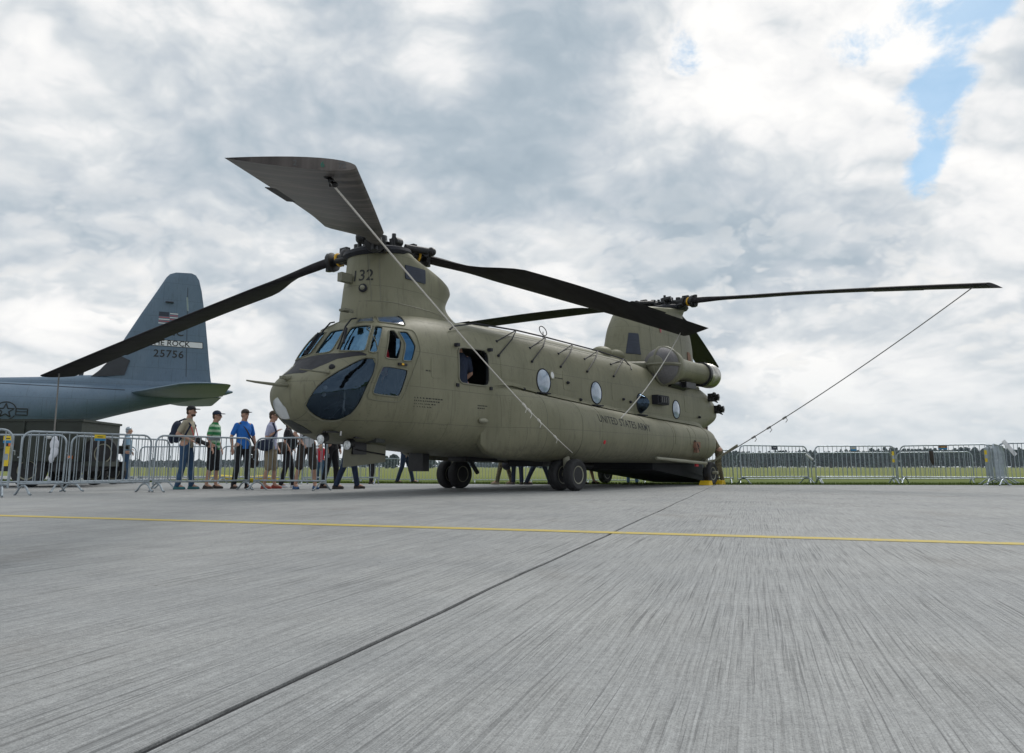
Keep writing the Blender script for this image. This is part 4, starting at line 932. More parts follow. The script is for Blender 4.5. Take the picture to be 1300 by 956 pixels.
# ---- rotors
RAD = 9.14
def rotor(hub, tilt, azs, tips, spin, nm):
    H = Vector(hub); e = bpy.data.objects.new('rotor_head', None); link(e, heli); e['label'] = nm
    ax = Vector((-math.sin(tilt), 0, math.cos(tilt)))
    def off(a, s): return H.z+math.tan(tilt)*(a-H.x)   # rotor plane
    mb = MB(); c = H-ax*.165; mb.lathe([(.60,-.06),(.645,.0),(.63,.06),(.52,.10),(.30,.115)], c, ax, 48); build('collar', mb, 'black_paint', e)
    mb = MB(); mb.lathe([(.16,-.12),(.17,.02),(.26,.05),(.27,.16),(.20,.20),(.20,.30),(.10,.33)], H-ax*.1, ax, 24)
    for k in range(9):
        a = k*2*math.pi/9; p = H+Vector((math.cos(a)*.34, math.sin(a)*.34, -.04)); mb.cyl(p, p+ax*(.10+.05*(k % 3)), .035, 8)
    for k in range(3):
        a = azs[k]+1.05*1; p = H+Vector((math.cos(a)*.36, math.sin(a)*.36, .08)); q = H+Vector((math.cos(a+.5)*.42, math.sin(a+.5)*.42, .10)); mb.cyl(p, q, .085, 12); mb.cyl(p-Vector((0,0,.16)), p+Vector((0,0,.14)), .04, 8)
    build('hub', mb, 'black_metal', e, angle=35)
    for az, (ztip, pitch) in zip(azs, tips):
        er = Vector((math.cos(az), math.sin(az), 0)); et = Vector((-math.sin(az), math.cos(az), 0))*spin; tl = math.tan(tilt)*math.cos(az)
        zoff = ztip-H.z-tl*RAD
        def P(r): return Vector((H.x+er.x*r, H.y+er.y*r, H.z+tl*r+zoff*(r/RAD)**bend))
        mb = MB(); mb.tube([P(.18), P(.95)], [.12,.105], 16); mb.lathe([(.15,0),(.17,.03),(.17,.10),(.15,.13)], P(.62), (P(.8)-P(.6)), 18)
        mb.lathe([(.12,0),(.19,.02),(.19,.10),(.12,.12)], P(.98), (P(1.1)-P(.98)), 16)
        mb.cyl(P(.45)-Vector((0,0,.17)), P(.45)+Vector((0,0,.17)), .075, 12); mb.cyl(P(1.12)-Vector((0,0,.16)), P(1.12)+Vector((0,0,.19)), .06, 12)
        mb.tube([P(.5)-et*.18+Vector((0,0,.05)), P(1.05)-et*.24+Vector((0,0,.07))], .07, 12); mb.tube([P(.5)+et*.16-Vector((0,0,.12)), P(.8)+et*.2-Vector((0,0,.10))], .05, 10)
        mb.tube([P(.95)-et*.24, P(1.12)], .05, 8); mb.ell(P(1.05)-et*.24+Vector((0,0,.07)), (.10,.10,.09)); mb.box((-.05,-.10,.0), (.05,.10,.10), M=Matrix.Translation(P(.75)+Vector((0,0,.1))))
        build('pitch_housing', mb, 'black_metal', e, angle=35)
        mb = MB(); mb.lathe([(.125,0),(.138,.005),(.138,.035),(.125,.04)], P(.86), (P(1.0)-P(.86)), 20); mb.ell(P(.45)-Vector((0,0,.17)), (.05,.05,.03)); mb.ell(P(.5)+et*.17-Vector((0,0,.13)), (.045,.045,.045)); build('yellow_fitting', mb, 'yellow_small', e)
        # blade
        N = 14; prof = []
        for i in range(N+1):
            x = (1-math.cos(math.pi*i/N))/2; y = .6*(.2969*math.sqrt(x)-.126*x-.3516*x*x+.2843*x**3-.1036*x**4); prof.append((x, y))
        up = [(x, y) for x, y in prof][::-1]; lo = [(x, -y*.75) for x, y in prof][1:-1]; sec = up+lo
        rs = []
        stations = [1.1,1.25,1.45,1.7,2.0,2.25,2.4,2.6,2.85,3.1,3.5]+[4+.4*i for i in range(13)]+[9.1,RAD]
        for r in stations:
            k = min(1, max(0, (r-1.8)/1.35)); k = k*k*(3-2*k); le = .13+(.215-.13)*k; te = -.13+(-.645+.13)*k; ch = le-te; th = (.17/ch if r < 1.5 else .17/ch+(.10-.17/ch)*min(1, (r-1.5)/1.6)); th = max(th, .10)
            tw = R(pitch)-R(7)*(1-r/RAD)*min(1, max(0, (r-1.6)/3.0)); p = P(r); upv = Vector((0,0,1)); ring = []
            for x, y in sec:
                cx = le-ch*x; cy = y*ch*th/.1*.95; cc = et*(cx*math.cos(tw)-cy*math.sin(tw)); ring.append(p+cc+upv*(cx*math.sin(tw)+cy*math.cos(tw)))
            rs.append(ring)
        mb = MB(); mb.loft(rs); b_ = build('rotor_blade', mb, 'blade_worn' if ztip < 2.55 and hub[0] < 1 else 'blade', e, angle=50)
        p = P(RAD-.9); mb = MB(); q = []
        for rr_ in (RAD-1.7, RAD-2.9):
            tw = R(pitch)-R(7)*(1-rr_/RAD); ev = et*math.cos(tw)+Vector((0,0,1))*math.sin(tw); q += [P(rr_)-ev*.60, P(rr_)-ev*.70]
        mb.add([p_+Vector((0,0,.004)) for p_ in q]+[p_-Vector((0,0,.004)) for p_ in q], [(0,1,3,2),(4,5,7,6),(0,1,5,4),(1,3,7,5),(2,3,7,6),(0,2,6,4)]); build('trim_tab', mb, 'blade', b_ if False else e, smooth=False)
        TIPS.append((P(RAD-.35), P(RAD), er, et, p))
TIPS = []; bend = 1.12
rotor((0,0,4.606), R(7), (-2.351+.024,-4.445-.022,-.257+.022), ((2.49,-1),(2.60,-5),(3.93,-5)), 1, 'front rotor head with three drooping blades')
bend = 1.3
rotor((11.94,0,5.514), R(4), (-1.831,-1.831+2.094,-1.831-2.094), ((4.36,-2),(4.64,-3),(4.15,-3)), -1, 'rear rotor head with three drooping blades')
mb = MB(); 
def hw(a, s, z):
    return heli.matrix_basis @ Vector((a, s, z))
hm_ = Matrix.Translation((HX, HY, 0)) @ Matrix.Rotation(HT, 4, 'Z')
def HW(p): return hm_ @ Vector(p)
# ---- tie down ropes
def rope(name, label, pts, r, mt, knots=(), parent=None):
    mb = MB(); mb.tube(pts, r, 6)
    for k in knots:
        p = Vector(pts[k]); q = Vector(pts[k+1]); d = (q-p)
        mb.tube([p, p+d*.45], r*2.2, 6); mb.tube([p+d*.1, p+d*.1+Vector((.05,.0,-.07)), p+d*.2+Vector((.02,0,-.12))], r*.8, 5)
    o = build(name, mb, mt); return tag(o, label, 'rope', 'ropes tying down the rotor blades')
G1 = HW((4.10,-1.66,.76)); tip = HW(TIPS[0][0]-Vector((0,0,.06)))
rope('tie_down_rope', 'white rope from the underside of the near front blade to the front wheel strut', bez(tip, G1, .10, 30), .008, 'rope', (17, 18, 20, 24))
tip = HW(TIPS[2][0]-Vector((0,0,.05)))
rope('tie_down_rope', 'slack white rope from the front wheel strut up to the blade over the cabin', bez(G1, tip, .42, 30), .012, 'rope')
tip = HW(TIPS[1][0]-Vector((0,0,.05)))
rope('tie_down_rope', 'thin rope hanging from the far left blade tip down to the railings', bez(tip, Vector((tip.x+.12, tip.y-.15, .75)), .0, 8), .016, 'grey_rope')
tip = HW(TIPS[3][0]-Vector((0,0,.04))); G2 = HW((10.85,-1.75,.62))
rope('tie_down_rope', 'thin dark rope from the rear blade tip down to the back wheel', bez(tip, G2, .12, 30), .012, 'grey_rope', (20, 22, 24))
t0_ = TIPS[0]; q_ = t0_[1]+t0_[2]*.006
for txt, dx, mt_ in (('2', -.19, 'mark_grey'), ('6', -.01, 'mark_green'), ('72', .12, 'mark_grey')): lettering('blade_mark', txt, .055, q_+t0_[3]*dx+Vector((0,0,.0)), t0_[3], (0,0,1), (0,1,0), None, mt_, heli)
mb = MB(); a = G2; b_ = G2.lerp(tip, .12); mb.tube([a, b_], .03, 8); o = build('tie_down_sleeve', mb, 'olive_light'); tag(o, 'pale protective sleeve round the lower end of the rear tie down rope', 'rope sleeve')
mb = MB(); t0_ = TIPS[0]; p = t0_[0]; 
for k in range(4): mb.ell(p+t0_[3]*(.03*k-.05)+Vector((0,0,-.03*k)), (.028,.024,.022), 8, 6)
mb.tube([p+Vector((0,0,.02)), p-Vector((0,0,.08))-t0_[2]*.07], .012, 6); build('tie_down_fitting', mb, 'black_metal', heli)
# wheel chocks
def chock(c, rz, label):
    t = thing('wheel_chock', label, 'wheel chock', c, rz, 'yellow chocks at the rear wheel')
    mb = MB(); mb.add([(-.15,-.14,0),(.15,-.14,0),(.15,.14,0),(-.15,.14,0),(-.05,-.14,.12),(.08,-.14,.12),(.08,.14,.12),(-.05,.14,.12)], [(0,3,2,1),(4,5,6,7),(0,1,5,4),(1,2,6,5),(2,3,7,6),(3,0,4,7)]); build('block', mb, 'yellow_plastic', t, smooth=False)
    mb = MB(); mb.tube([(0,-.1,.12),(0,-.08,.16),(0,.08,.16),(0,.1,.12)], .012, 6); build('rope_handle', mb, 'black_metal', t)
chock(HW((10.38,-1.75,0)), HT, 'yellow wheel chock in front of the rear wheel'); chock(HW((11.25,-1.75,0)), HT+math.pi, 'yellow wheel chock behind the rear wheel')

# ================================================================ grey four engined transport aircraft, only its tail in view
PSI = R(25); AX, AY = -18.54, 46.0
plane = thing('transport_aircraft', 'blue grey military transport aircraft with a tall tail fin parked at the far left', 'aircraft', (AX, AY, 0), PSI)
FUS = [(-29.5,.1,2.4,2.5),(-29.0,.9,1.7,3.2),(-27.6,1.7,1.1,4.2),(-25.5,2.1,.85,5.0),(-22,2.15,.8,5.15),(-14,2.15,.85,5.15),(-11.5,2.08,1.30,5.15),(-9,1.88,2.05,5.15),(-6.7,1.58,2.85,5.15),(-4.3,1.2,3.60,5.2),(-2.2,.85,4.15,5.25),(0,.50,4.60,5.30),(1.0,.26,4.85,5.2),(1.4,.05,5.0,5.1)]
mb = MB(); mb.loft([[(a, w*math.cos(2*math.pi*i/40), (zb+zt)/2+(zt-zb)/2*math.sin(2*math.pi*i/40)) for i in range(40)] for a, w, zb, zt in catmull(FUS, [-29.5,-29.4,-29.2,-29,-28.5]+[-28+.5*i for i in range(58)]+[1.0,1.2,1.35,1.4])])
FB = bvh_of(mb); fus = build('fuselage', mb, 'af_grey', plane, angle=60)
mb = MB(); mb.loft([[(a, w*math.cos(t*math.pi/10), 4.9+(z-4.9)*math.sin(t*math.pi/10)) for t in range(11)] for a, w, z in ((-15,.3,5.0),(-12,.62,5.28),(-9,.62,5.48),(-6.4,.45,5.72),(-4,.40,5.75),(-.2,.25,5.62),(.3,.1,5.5))]); build('dorsal_spine', mb, 'af_grey', plane, angle=50)
def wing_sec(le, te, z, th, n=10, base=(0, 0), vert=False):
    out = []; ch = te-le
    pr = [((1-math.cos(math.pi*i/n))/2) for i in range(n+1)]
    f = lambda x: 5*(.2969*math.sqrt(x)-.126*x-.3516*x*x+.2843*x**3-.1036*x**4)
    for x in pr[::-1]: out.append((le+ch*x, f(x)*th))
    for x in pr[1:-1]: out.append((le+ch*x, -f(x)*th))
    return out
mb = MB(); rs = []
for z, le, te, th in ((5.2,-6.1,.2,.55),(5.9,-5.75,.06,.52),(6.6,-5.42,-.04,.48),(8.05,-4.75,-.24,.40),(9.5,-4.03,-.45,.33),(11.2,-3.15,-.76,.25),(11.9,-2.80,-.95,.20),(12.15,-2.62,-1.15,.14),(12.27,-2.3,-1.4,.05)):
    rs.append([(a, s, z+(.05*(a+2) if z > 12 else 0)) for a, s in wing_sec(le, te, z, th)])
mb.loft(rs); FIN = bvh_of(mb); build('tail_fin', mb, 'af_grey', plane, angle=50)
def finpatch(name, poly, mt, off=.012, parent=plane): return patch(name, [(a, -.5, z) for a, z in poly], (0,1,0), mt, parent, bv=FIN, off=off, rnd=False, n=160, rings_=4)
mb = MB(); mb.prism([(-6.35,-.22,5.6),(-5.95,-.22,5.98),(-5.55,-.22,6.5),(-5.25,-.22,7.05),(-4.40,-.30,6.66),(-4.62,-.30,5.78)], (0,.48,0)); build('air_intake', mb, 'af_dark', plane, smooth=False)
pts = [FIN.ray_cast(Vector((-1.31-.19*(z-5.8)/4.1,-3,z)), Vector((0,1,0)))[0] for z in [5.85+.5*i for i in range(12)]]; pts = [p for p in pts if p]
mb = MB(); mb.tube(pts, .018, 5); build('rudder_hinge_line', mb, 'af_dark', plane)
finpatch('light_strip', [(-1.52,9.9),(-1.44,9.9),(-1.52,10.75),(-1.60,10.75)], 'pale_seal')
mb = MB(); mb.box((-2.75,-.32,10.30), (-2.30,-.14,10.36)); build('fin_aerial', mb, 'af_dark', plane, smooth=False)
finpatch('tail_stripe', [(-4.05,7.62),(-.46,7.62),(-.49,8.02),(-3.90,8.02)], 'stencil', .008); finpatch('tail_stripe', [(-4.02,7.655),(-.50,7.655),(-.53,7.985),(-3.89,7.985)], 'white_paint', .016)
lettering('tail_lettering', 'THE ROCK', .46, (-2.35,-.5,7.82), (1,0,0), (0,0,1), (0,1,0), FIN, 'stencil', plane, off=.026)
lettering('tail_number', '25756', .62, (-2.36,-.5,7.16), (1,0,0), (0,0,1), (0,1,0), FIN, 'stencil', plane, off=.016, sp=1.1)
lettering('tail_code', 'AMC', .62, (-2.30,-.5,8.50), (1,0,0), (0,0,1), (0,1,0), FIN, 'stencil', plane, off=.016, sp=1.1)
for k in range(4): finpatch('flag_stripe', [(-2.45,9.62-.12*k-.0),(-2.0,9.62-.12*k),(-2.0,9.67-.12*k),(-2.45,9.67-.12*k)], 'flag_red' if k % 2 else 'white_paint')
for k in range(4): finpatch('flag_stripe', [(-3.05,9.36-.12*k),(-2.45,9.36-.12*k),(-2.45,9.41-.12*k),(-3.05,9.41-.12*k)], 'white_paint' if k % 2 else 'flag_red')
finpatch('flag_canton', [(-3.05,9.46),(-2.5,9.46),(-2.5,9.72),(-3.05,9.72)], 'navy_panel')
for sg in (-1, 1):
    mb = MB(); rs = []
    for s, le, te, th in ((.3,-4.5,.8,.50),(2.5,-3.55,.78,.42),(5,-2.6,.74,.32),(7.2,-1.75,.70,.22),(7.8,-1.1,.62,.14),(8.03,-.5,.45,.05)):
        rs.append([(a, sg*s, 4.72-.0*s+t) for a, t in wing_sec(le, te, 0, th)])
    mb.loft(rs); build('tailplane', mb, 'af_grey', plane, angle=50)
    mb = MB(); rs = []
    for s, le, te, th in ((1.5,-19.5,-14.6,.8),(8,-19.2,-14.9,.7),(19.8,-18.2,-15.8,.35),(20.2,-17.8,-16.2,.1)): rs.append([(a, sg*s, 4.95+t) for a, t in wing_sec(le, te, 0, th)])
    mb.loft(rs); build('wing', mb, 'af_grey', plane, angle=50)
    for es in (4.9, 10.2):
        mb = MB(); mb.lathe([(.12,-3.2),(.42,-2.6),(.52,-1.5),(.55,0),(.38,1.6),(.1,2.4)], (-18,sg*es,4.5), (1,0,0), 20); build('engine_nacelle', mb, 'af_grey', plane)
    mb = MB(); mb.ell((-16.5,sg*1.9,1.35), (3.4,.75,.75), 20, 12); build('wheel_fairing', mb, 'af_grey', plane)
    for a in (-17.4, -15.9): wheel(plane, (a, sg*1.9, .7), .7, .5, sg)
wheel(plane, (-26, .25, .5), .5, .3, 1); wheel(plane, (-26, -.25, .5), .5, .3, 1)
mb = MB(); mb.tube([(-26,0,.5),(-26,0,1.6)], .1, 8); build('nose_gear_leg', mb, 'af_grey', plane)
# national marking in outline
def on_fus(a, z):
    h = FB.ray_cast(Vector((a, -6, z)), Vector((0, 1, 0)))[0]; return h+Vector((0, -.02, 0)) if h else Vector((a, -2, z))
def outline(name, pts, closed=True, r=.028):
    q = []
    pts = pts+[pts[0]] if closed else pts
    for (a0, z0), (a1, z1) in zip(pts, pts[1:]):
        for i in range(4): q.append(on_fus(a0+(a1-a0)*i/4, z0+(z1-z0)*i/4))
    q.append(on_fus(*pts[-1])); mb = MB(); mb.tube(q, r, 5); return build(name, mb, 'stencil', plane)
cx_, cz_ = -10.0, 3.42
outline('star_marking', [(cx_+(.40 if i % 2 == 0 else .16)*math.sin(i*math.pi/5), cz_+(.40 if i % 2 == 0 else .16)*math.cos(i*math.pi/5)) for i in range(10)])
outline('roundel_ring', [(cx_+.48*math.cos(t*math.pi/12), cz_+.48*math.sin(t*math.pi/12)) for t in range(1, 23)], closed=False)
for sg in (-1, 1):
    x0, x1 = cx_+sg*.46, cx_+sg*.98
    outline('roundel_bar', [(x0,cz_+.13),(x1,cz_+.13),(x1,cz_-.20),(x0,cz_-.20)]); outline('roundel_bar', [(x0,cz_-.02),(x1,cz_-.02)], closed=False, r=.02)
pts = [on_fus(a, 4.95-.02*(a+10)) for a in [-14+.5*i for i in range(20)]]
mb = MB(); mb.tube(pts, .02, 5); build('fuselage_seam', mb, 'af_dark', plane)
mb = MB(); mb.add([(-7.0,-.03,5.6),(-6.75,-.03,5.6),(-6.7,-.03,5.95),(-6.85,-.03,5.95),(-7.0,.03,5.6),(-6.75,.03,5.6),(-6.7,.03,5.95),(-6.85,.03,5.95)], [(0,1,2,3),(4,5,6,7),(0,1,5,4),(1,2,6,5),(2,3,7,6),(3,0,4,7)]); build('blade_aerial', mb, 'af_dark', plane, smooth=False)

# ================================================================ green army truck behind the railings
tr = thing('army_truck', 'dark green army truck standing behind the railings at the left edge', 'truck', (at(98, 18.6).x, 18.6, 0), R(4))
mb = MB(); mb.box((-4.4,0,.62), (-.02,2.1,1.60)); build('body', mb, 'army_green', tr, smooth=False)
mb = MB(); mb.box((-4.45,-.03,1.585), (.02,2.13,1.64)); build('roof_edge', mb, 'army_green', tr, smooth=False)
for i in range(6):
    mb = MB(); mb.box((-4.2+.7*i,-.035,.66), (-4.15+.7*i,.01,1.58)); build('body_rib', mb, 'army_green', tr, smooth=False)
mb = MB(); mb.box((-4.3,.2,.38), (.3,.35,.62)); mb.box((-4.3,1.75,.38), (.3,1.9,.62)); build('chassis', mb, 'black_metal', tr, smooth=False)
mb = MB(); mb.tube([(-1.75+.5*math.cos(math.pi*(1-i/12)),.0,.44+.5*math.sin(math.pi*i/12)) for i in range(13)], .035, 6); build('wheel_arch', mb, 'army_green', tr)
for (x, y) in ((-1.25,.18),(-1.25,1.9),(-3.6,.18),(-3.6,1.9)): wheel(tr, (x, y, .41), .41, .26, 1)
for (x, z) in ((-1.62,1.02),(-.22,.72)):
    mb = MB(); mb.box((x-.05,-.06,z-.035), (x+.05,0,z+.035)); build('side_lamp', mb, 'lamp_orange', tr, smooth=False)
mb = MB(); mb.ell((-.75,-.06,1.2), (.07,.05,.05)); build('mirror', mb, 'lamp_lens', tr)
e = wheel(tr, (.22, .55, .82), .43, .26, 1); e.rotation_euler = (0, 0, R(60)); e.name = 'spare_wheel'
mb = MB(); mb.box((-.02,.1,.5), (.5,1.0,.62)); mb.tube([(.0,.6,.82),(.3,.55,.82)], .05, 8); build('spare_wheel_carrier', mb, 'army_green', tr, smooth=False)
tw = thing('towed_gun', 'small dark green towed gun with a chain standing right of the army truck', 'field gun', (at(132, 21.5).x, 21.5, 0), 0)
mb = MB(); mb.tube([(-.75,.0,.95),(-.1,0,1.02),(.55,0,1.04)], [.07,.05,.045], 10); mb.tube([(.5,0,1.04),(.62,0,1.04)], .065, 10); build('barrel', mb, 'army_green', tw)
mb = MB(); mb.box((-.25,-.12,.55), (-.02,.12,1.35)); mb.ell((-.13,0,1.42), (.09,.09,.08)); mb.box((-.55,-.2,.45), (.1,.2,.6)); build('mount', mb, 'army_green', tw, smooth=False)
for sg in (-1, 1):
    mb = MB(); mb.tube([(-.2,sg*.1,.5),(-1.25,sg*.55,.06)], .05, 8); build('trail_leg', mb, 'galvanised', tw); wheel(tw, (0,sg*.5,.33), .33, .16, 1)
mb = MB(); mb.tube(bez((-.9,-.1,1.15), (.15,-.1,.62), .08, 10), .025, 5); build('chain', mb, 'black_metal', tw)

# ================================================================ crowd railings
BARM = {}
def barrier(p0, p1, label, h=1.10, nb=17, row='crowd control railings round the aircraft', z0=0.0, z1=None, feet=(1, 1), sign=None):
    p0 = Vector((p0[0], p0[1], z0)); p1 = Vector((p1[0], p1[1], z0 if z1 is None else z1)); d = p1-p0; L = d.length
    t = thing('crowd_barrier', label, 'railing', p0, math.atan2(d.y, d.x), row); t.rotation_euler = (R(random.uniform(-1.3, 1.3)), -math.asin(max(-1, min(1, (p1.z-p0.z)/L))), math.atan2(d.y, d.x))
    rc = .16; zb = .20; pts = [(0.02,0,zb-.06)]+[(0.02,0,h-rc)]
    for i in range(1, 7): a = math.pi/2*i/6; pts.append((.02+rc*(1-math.cos(a)),0,h-rc+rc*math.sin(a)))
    for i in range(0, 7): a = math.pi/2*(1-i/6); pts.append((L-.02-rc*(1-math.cos(a)),0,h-rc+rc*math.sin(a)))
    pts.append((L-.02,0,zb-.06)); mb = MB(); mb.tube(pts, .019, 8); mb.tube([(0.02,0,zb),(L-.02,0,zb)], .019, 8); build('frame', mb, 'galvanised', t)
    for i in range(nb):
        x = .02+(L-.04)*(i+1)/(nb+1); zt = h
        dx = min(x-.02, L-.02-x)
        if dx < rc: zt = h-rc+math.sqrt(max(0, rc*rc-(rc-dx)**2))
        key = round(zt, 3)
        if key not in BARM:
            mb = MB(); mb.tube([(0,0,zb),(0,0,zt)], .0085, 5, cap=False); o = build('bar', mb, 'galvanised', t); BARM[key] = o.data; o.location = (x,0,0)
        else: o = bpy.data.objects.new('bar', BARM[key]); link(o, t); o.location = (x,0,0)
    for k, x in enumerate((.10, L-.10)):
        if not feet[k]: continue
        fp = [(x,-.32,.015),(x,-.26,.03),(x,-.14,.13),(x,-.05,.165),(x,.05,.165),(x,.14,.13),(x,.26,.03),(x,.32,.015)]
        if 'foot' not in BARM:
            mb = MB(); mb.tube([(0, b, c) for a, b, c in fp], .019, 7); mb.tube([(0,0,.16),(0,0,.22)], .016, 6); o = build('foot', mb, 'galvanised', t); BARM['foot'] = o.data; o.location = (x,0,0)
        else: o = bpy.data.objects.new('foot', BARM['foot']); link(o, t); o.location = (x,0,0)
    if sign:
        x, w, hh = sign[:3]; zz = h-.02
        mb = MB(); mb.box((x*L-w/2,-.034,zz-hh), (x*L+w/2,-.022,zz), 0); mb.box((x*L-w/2,-.037,zz-hh), (x*L+w/2,-.0345,zz-hh*.62), 1)
        mb.box((x*L-w*.25,-.037,zz-hh*.42), (x*L+w*.25,-.0345,zz-hh*.30), 2); build('name_plate', mb, sign[3], t, smooth=False)
    mb = MB(); mb.tube([(L-.02,0,h-.35),(L+.03,0,h-.35),(L+.03,0,h-.42)], .01, 5); mb.tube([(.02,0,h-.45),(-.03,0,h-.45)], .012, 5); build('coupling_hook', mb, 'galvanised', t)
    return t
YB = ['sign_yellow', 'sign_blue', 'stencil']; NB = ['navy_panel', 'navy_panel', 'white_paint']; BB = ['brown_cloth', 'sign_blue', 'sign_yellow']
barrier(at(-175, 11.6), at(10, 12.7), 'nearest railing cut off by the left edge with its rounded end just in view')
barrier(at(20, 13.2), at(189, 15.1), 'long railing before the army truck carrying a yellow and blue plate', sign=(.56, .20, .11, YB))
t = barrier(at(-80, 14.6), at(80, 14.9), 'railing crossing the left edge directly in front of the truck wheel', sign=(.52, .16, .14, YB), nb=15)
barrier(at(85, 15.2), at(213, 17.6), 'railing partly hidden by the long one with the yellow and blue plate', nb=15)
barrier(at(192, 15.0), at(316, 16.6), 'railing in front of the men with the backpack and green striped shirt', sign=(.58, .26, .05, ['galvanised', 'galvanised', 'galvanised']))
barrier(at(321, 16.6), at(414, 15.9), 'railing in front of the young man in shorts beside the nose of the helicopter', nb=15)
FZ = lambda x, Y: field_z(Y-edge_y(x))
def chain(px, Ys, labs, nb=16, off=0, **kw):
    for i, l in enumerate(labs):
        a = at(px[i]+2, Ys[i]); b_ = at(px[i+1]-2, Ys[i+1]); barrier(a, b_, l, nb=nb, z0=FZ(a.x, a.y), z1=FZ(b_.x, b_.y), **kw)
chain([60,172,276,380,484], [23.4,23.2,22.6,22.2,22.0], ['railing behind the person in the pale blue jacket', 'second row railing behind the man with the backpack', 'second row railing behind the man in the bright blue shirt', 'second row railing behind the man in the white striped shirt'], row='railings along the edge of the grass')
chain([384,454,526,598,670,742,814,884], [34,34,34,34,34,33.5,33,32.5], ['railing out on the grass behind the two people in dark trousers under the nose', 'railing out on the grass left of the standing man in jeans under the helicopter', 'railing out on the grass behind the far front wheels', 'railing out on the grass behind the soldier in camouflage trousers', 'railing out on the grass behind the near front wheels', 'railing out on the grass behind the far rear wheel', 'railing out on the grass hidden behind the lowered ramp'], row='railings out on the grass')
chain([858,934], [25.5,25.2], ['lower looking railing behind the yellow wheel chocks'], row='railings along the edge of the grass')
chain([934,1034,1138,1240], [27.6,27.0,26.8,26.2], ['railing standing just behind the first one right of the helicopter', 'railing out on the grass behind the second one right of the helicopter', 'railing out on the grass behind the one with the brown plate'], row='railings along the edge of the grass')
barrier(at(941, 21.9), at(1028, 22.9), 'first railing right of the helicopter with a small dark blue plate', sign=(.5, .22, .10, NB), row='railings along the edge of the grass')
barrier(at(1036, 22.6), at(1140, 22.6), 'second railing right of the helicopter', row='railings along the edge of the grass', sign=(.48, .18, .12, ['galvanised', 'sign_blue', 'sign_yellow']))
barrier(at(1145, 22.6), at(1263, 20.9), 'third railing right of the helicopter with a brown and blue plate', row='railings along the edge of the grass', sign=(.5, .22, .10, BB))
barrier(at(1270, 20.3), at(1370, 18.9), 'railing cut off by the right edge of the view', row='railings along the edge of the grass')
a = at(1258, 21.4); barrier(a, (a.x+1.6, a.y+1.75), 'railing set end on behind the gap near the right edge', row='railings along the edge of the grass')
a = at(1266, 20.6); barrier(a, (a.x+1.4, a.y+1.9), 'second railing set end on beside the gap near the right edge', row='railings along the edge of the grass')
# things hung on railings
a = at(65, 14.85); mb = MB()
for (dx, z, rx, rz) in ((0,.92,.09,.12),(.01,.78,.075,.12),(-.03,.66,.05,.10),(0,1.02,.05,.06)): mb.ell((a.x+dx, a.y-.05, z), (rx,.04,rz), 12, 8)
o = build('plastic_bag', mb, 'cloth_white'); tag(o, 'crumpled pale bag hanging on the railing in front of the truck wheel', 'bag')
for (px, Y, z, lab) in ((4.5, 12.62, .50, 'yellow tag on the end post of the nearest railing'), (1136, 22.55, .62, 'yellow tag on the post between the second and third railing on the right'), (1254.5, 20.95, .62, 'yellow tag on the right end post of the third railing on the right')):
    a = at(px, Y); mb = MB(); mb.box((a.x-.03,a.y-.04,z), (a.x+.03,a.y-.02,z+.32)); mb.box((a.x-.032,a.y-.043,z+.1), (a.x+.032,a.y-.041,z+.2), 1); o = build('yellow_tag', mb, ['sign_yellow', 'galvanised'], smooth=False); tag(o, lab, 'tag')
a = at(1184, 22.1); mb = MB(); mb.tube([(a.x,a.y-.06,.95),(a.x+.02,a.y-.07,.72),(a.x+.03,a.y-.06,.55)], [.05,.07,.03], 8); o = build('dark_cloth', mb, 'cloth_brown'); tag(o, 'dark cloth hanging on the third railing on the right', 'cloth')
a = at(1285, 20.1); mb = MB(); M = Matrix.Translation((a.x,a.y-.05,.98)) @ Matrix.Rotation(R(52), 4, 'Y'); mb.box((-.24,-.01,-.05), (.24,.01,.05), M=M); o = build('white_board', mb, 'white_paint', smooth=False); tag(o, 'small white board hanging askew on the railing at the right edge', 'board')
a = at(1027, 22.8); mb = MB(); mb.tube([(a.x-.05,a.y-.05,.86),(a.x+.14,a.y-.05,.70)], .035, 8); o = build('rolled_paper', mb, 'white_paint'); tag(o, 'white roll tied to the right end of the first railing right of the helicopter', 'roll')
a = at(1257, 21.6); mb = MB()
mb.box((-.02,-.012,.22), (1.0,.012,1.02), M=Matrix.Translation((a.x, a.y+.1, 0)) @ Matrix.Rotation(R(50), 4, 'Z')); o = build('metal_panel', mb, 'galvanised', smooth=False); tag(o, 'grey sheet panel standing end on among the railings near the right edge', 'panel')
for (x0, x1, Y, lab) in ((262,300,25.5,'yellow strip lying on the grass behind the man in the green striped shirt'), (318,352,24.8,'yellow strip lying on the grass behind the young man in shorts')):
    p, q = at(x0, Y), at(x1, Y); mb = MB(); z = FZ(p.x, Y)+.12; mb.tube([(p.x,Y,z),((p.x+q.x)/2,Y,z+.03),(q.x,Y,z)], [.10,.11,.09], 8, flat=.9); mb.box((p.x+.05,Y-.05,z-.2),(q.x-.05,Y+.05,z)); o = build('yellow_strip', mb, 'sign_yellow'); tag(o, lab, 'strip', 'yellow strips on the grass')

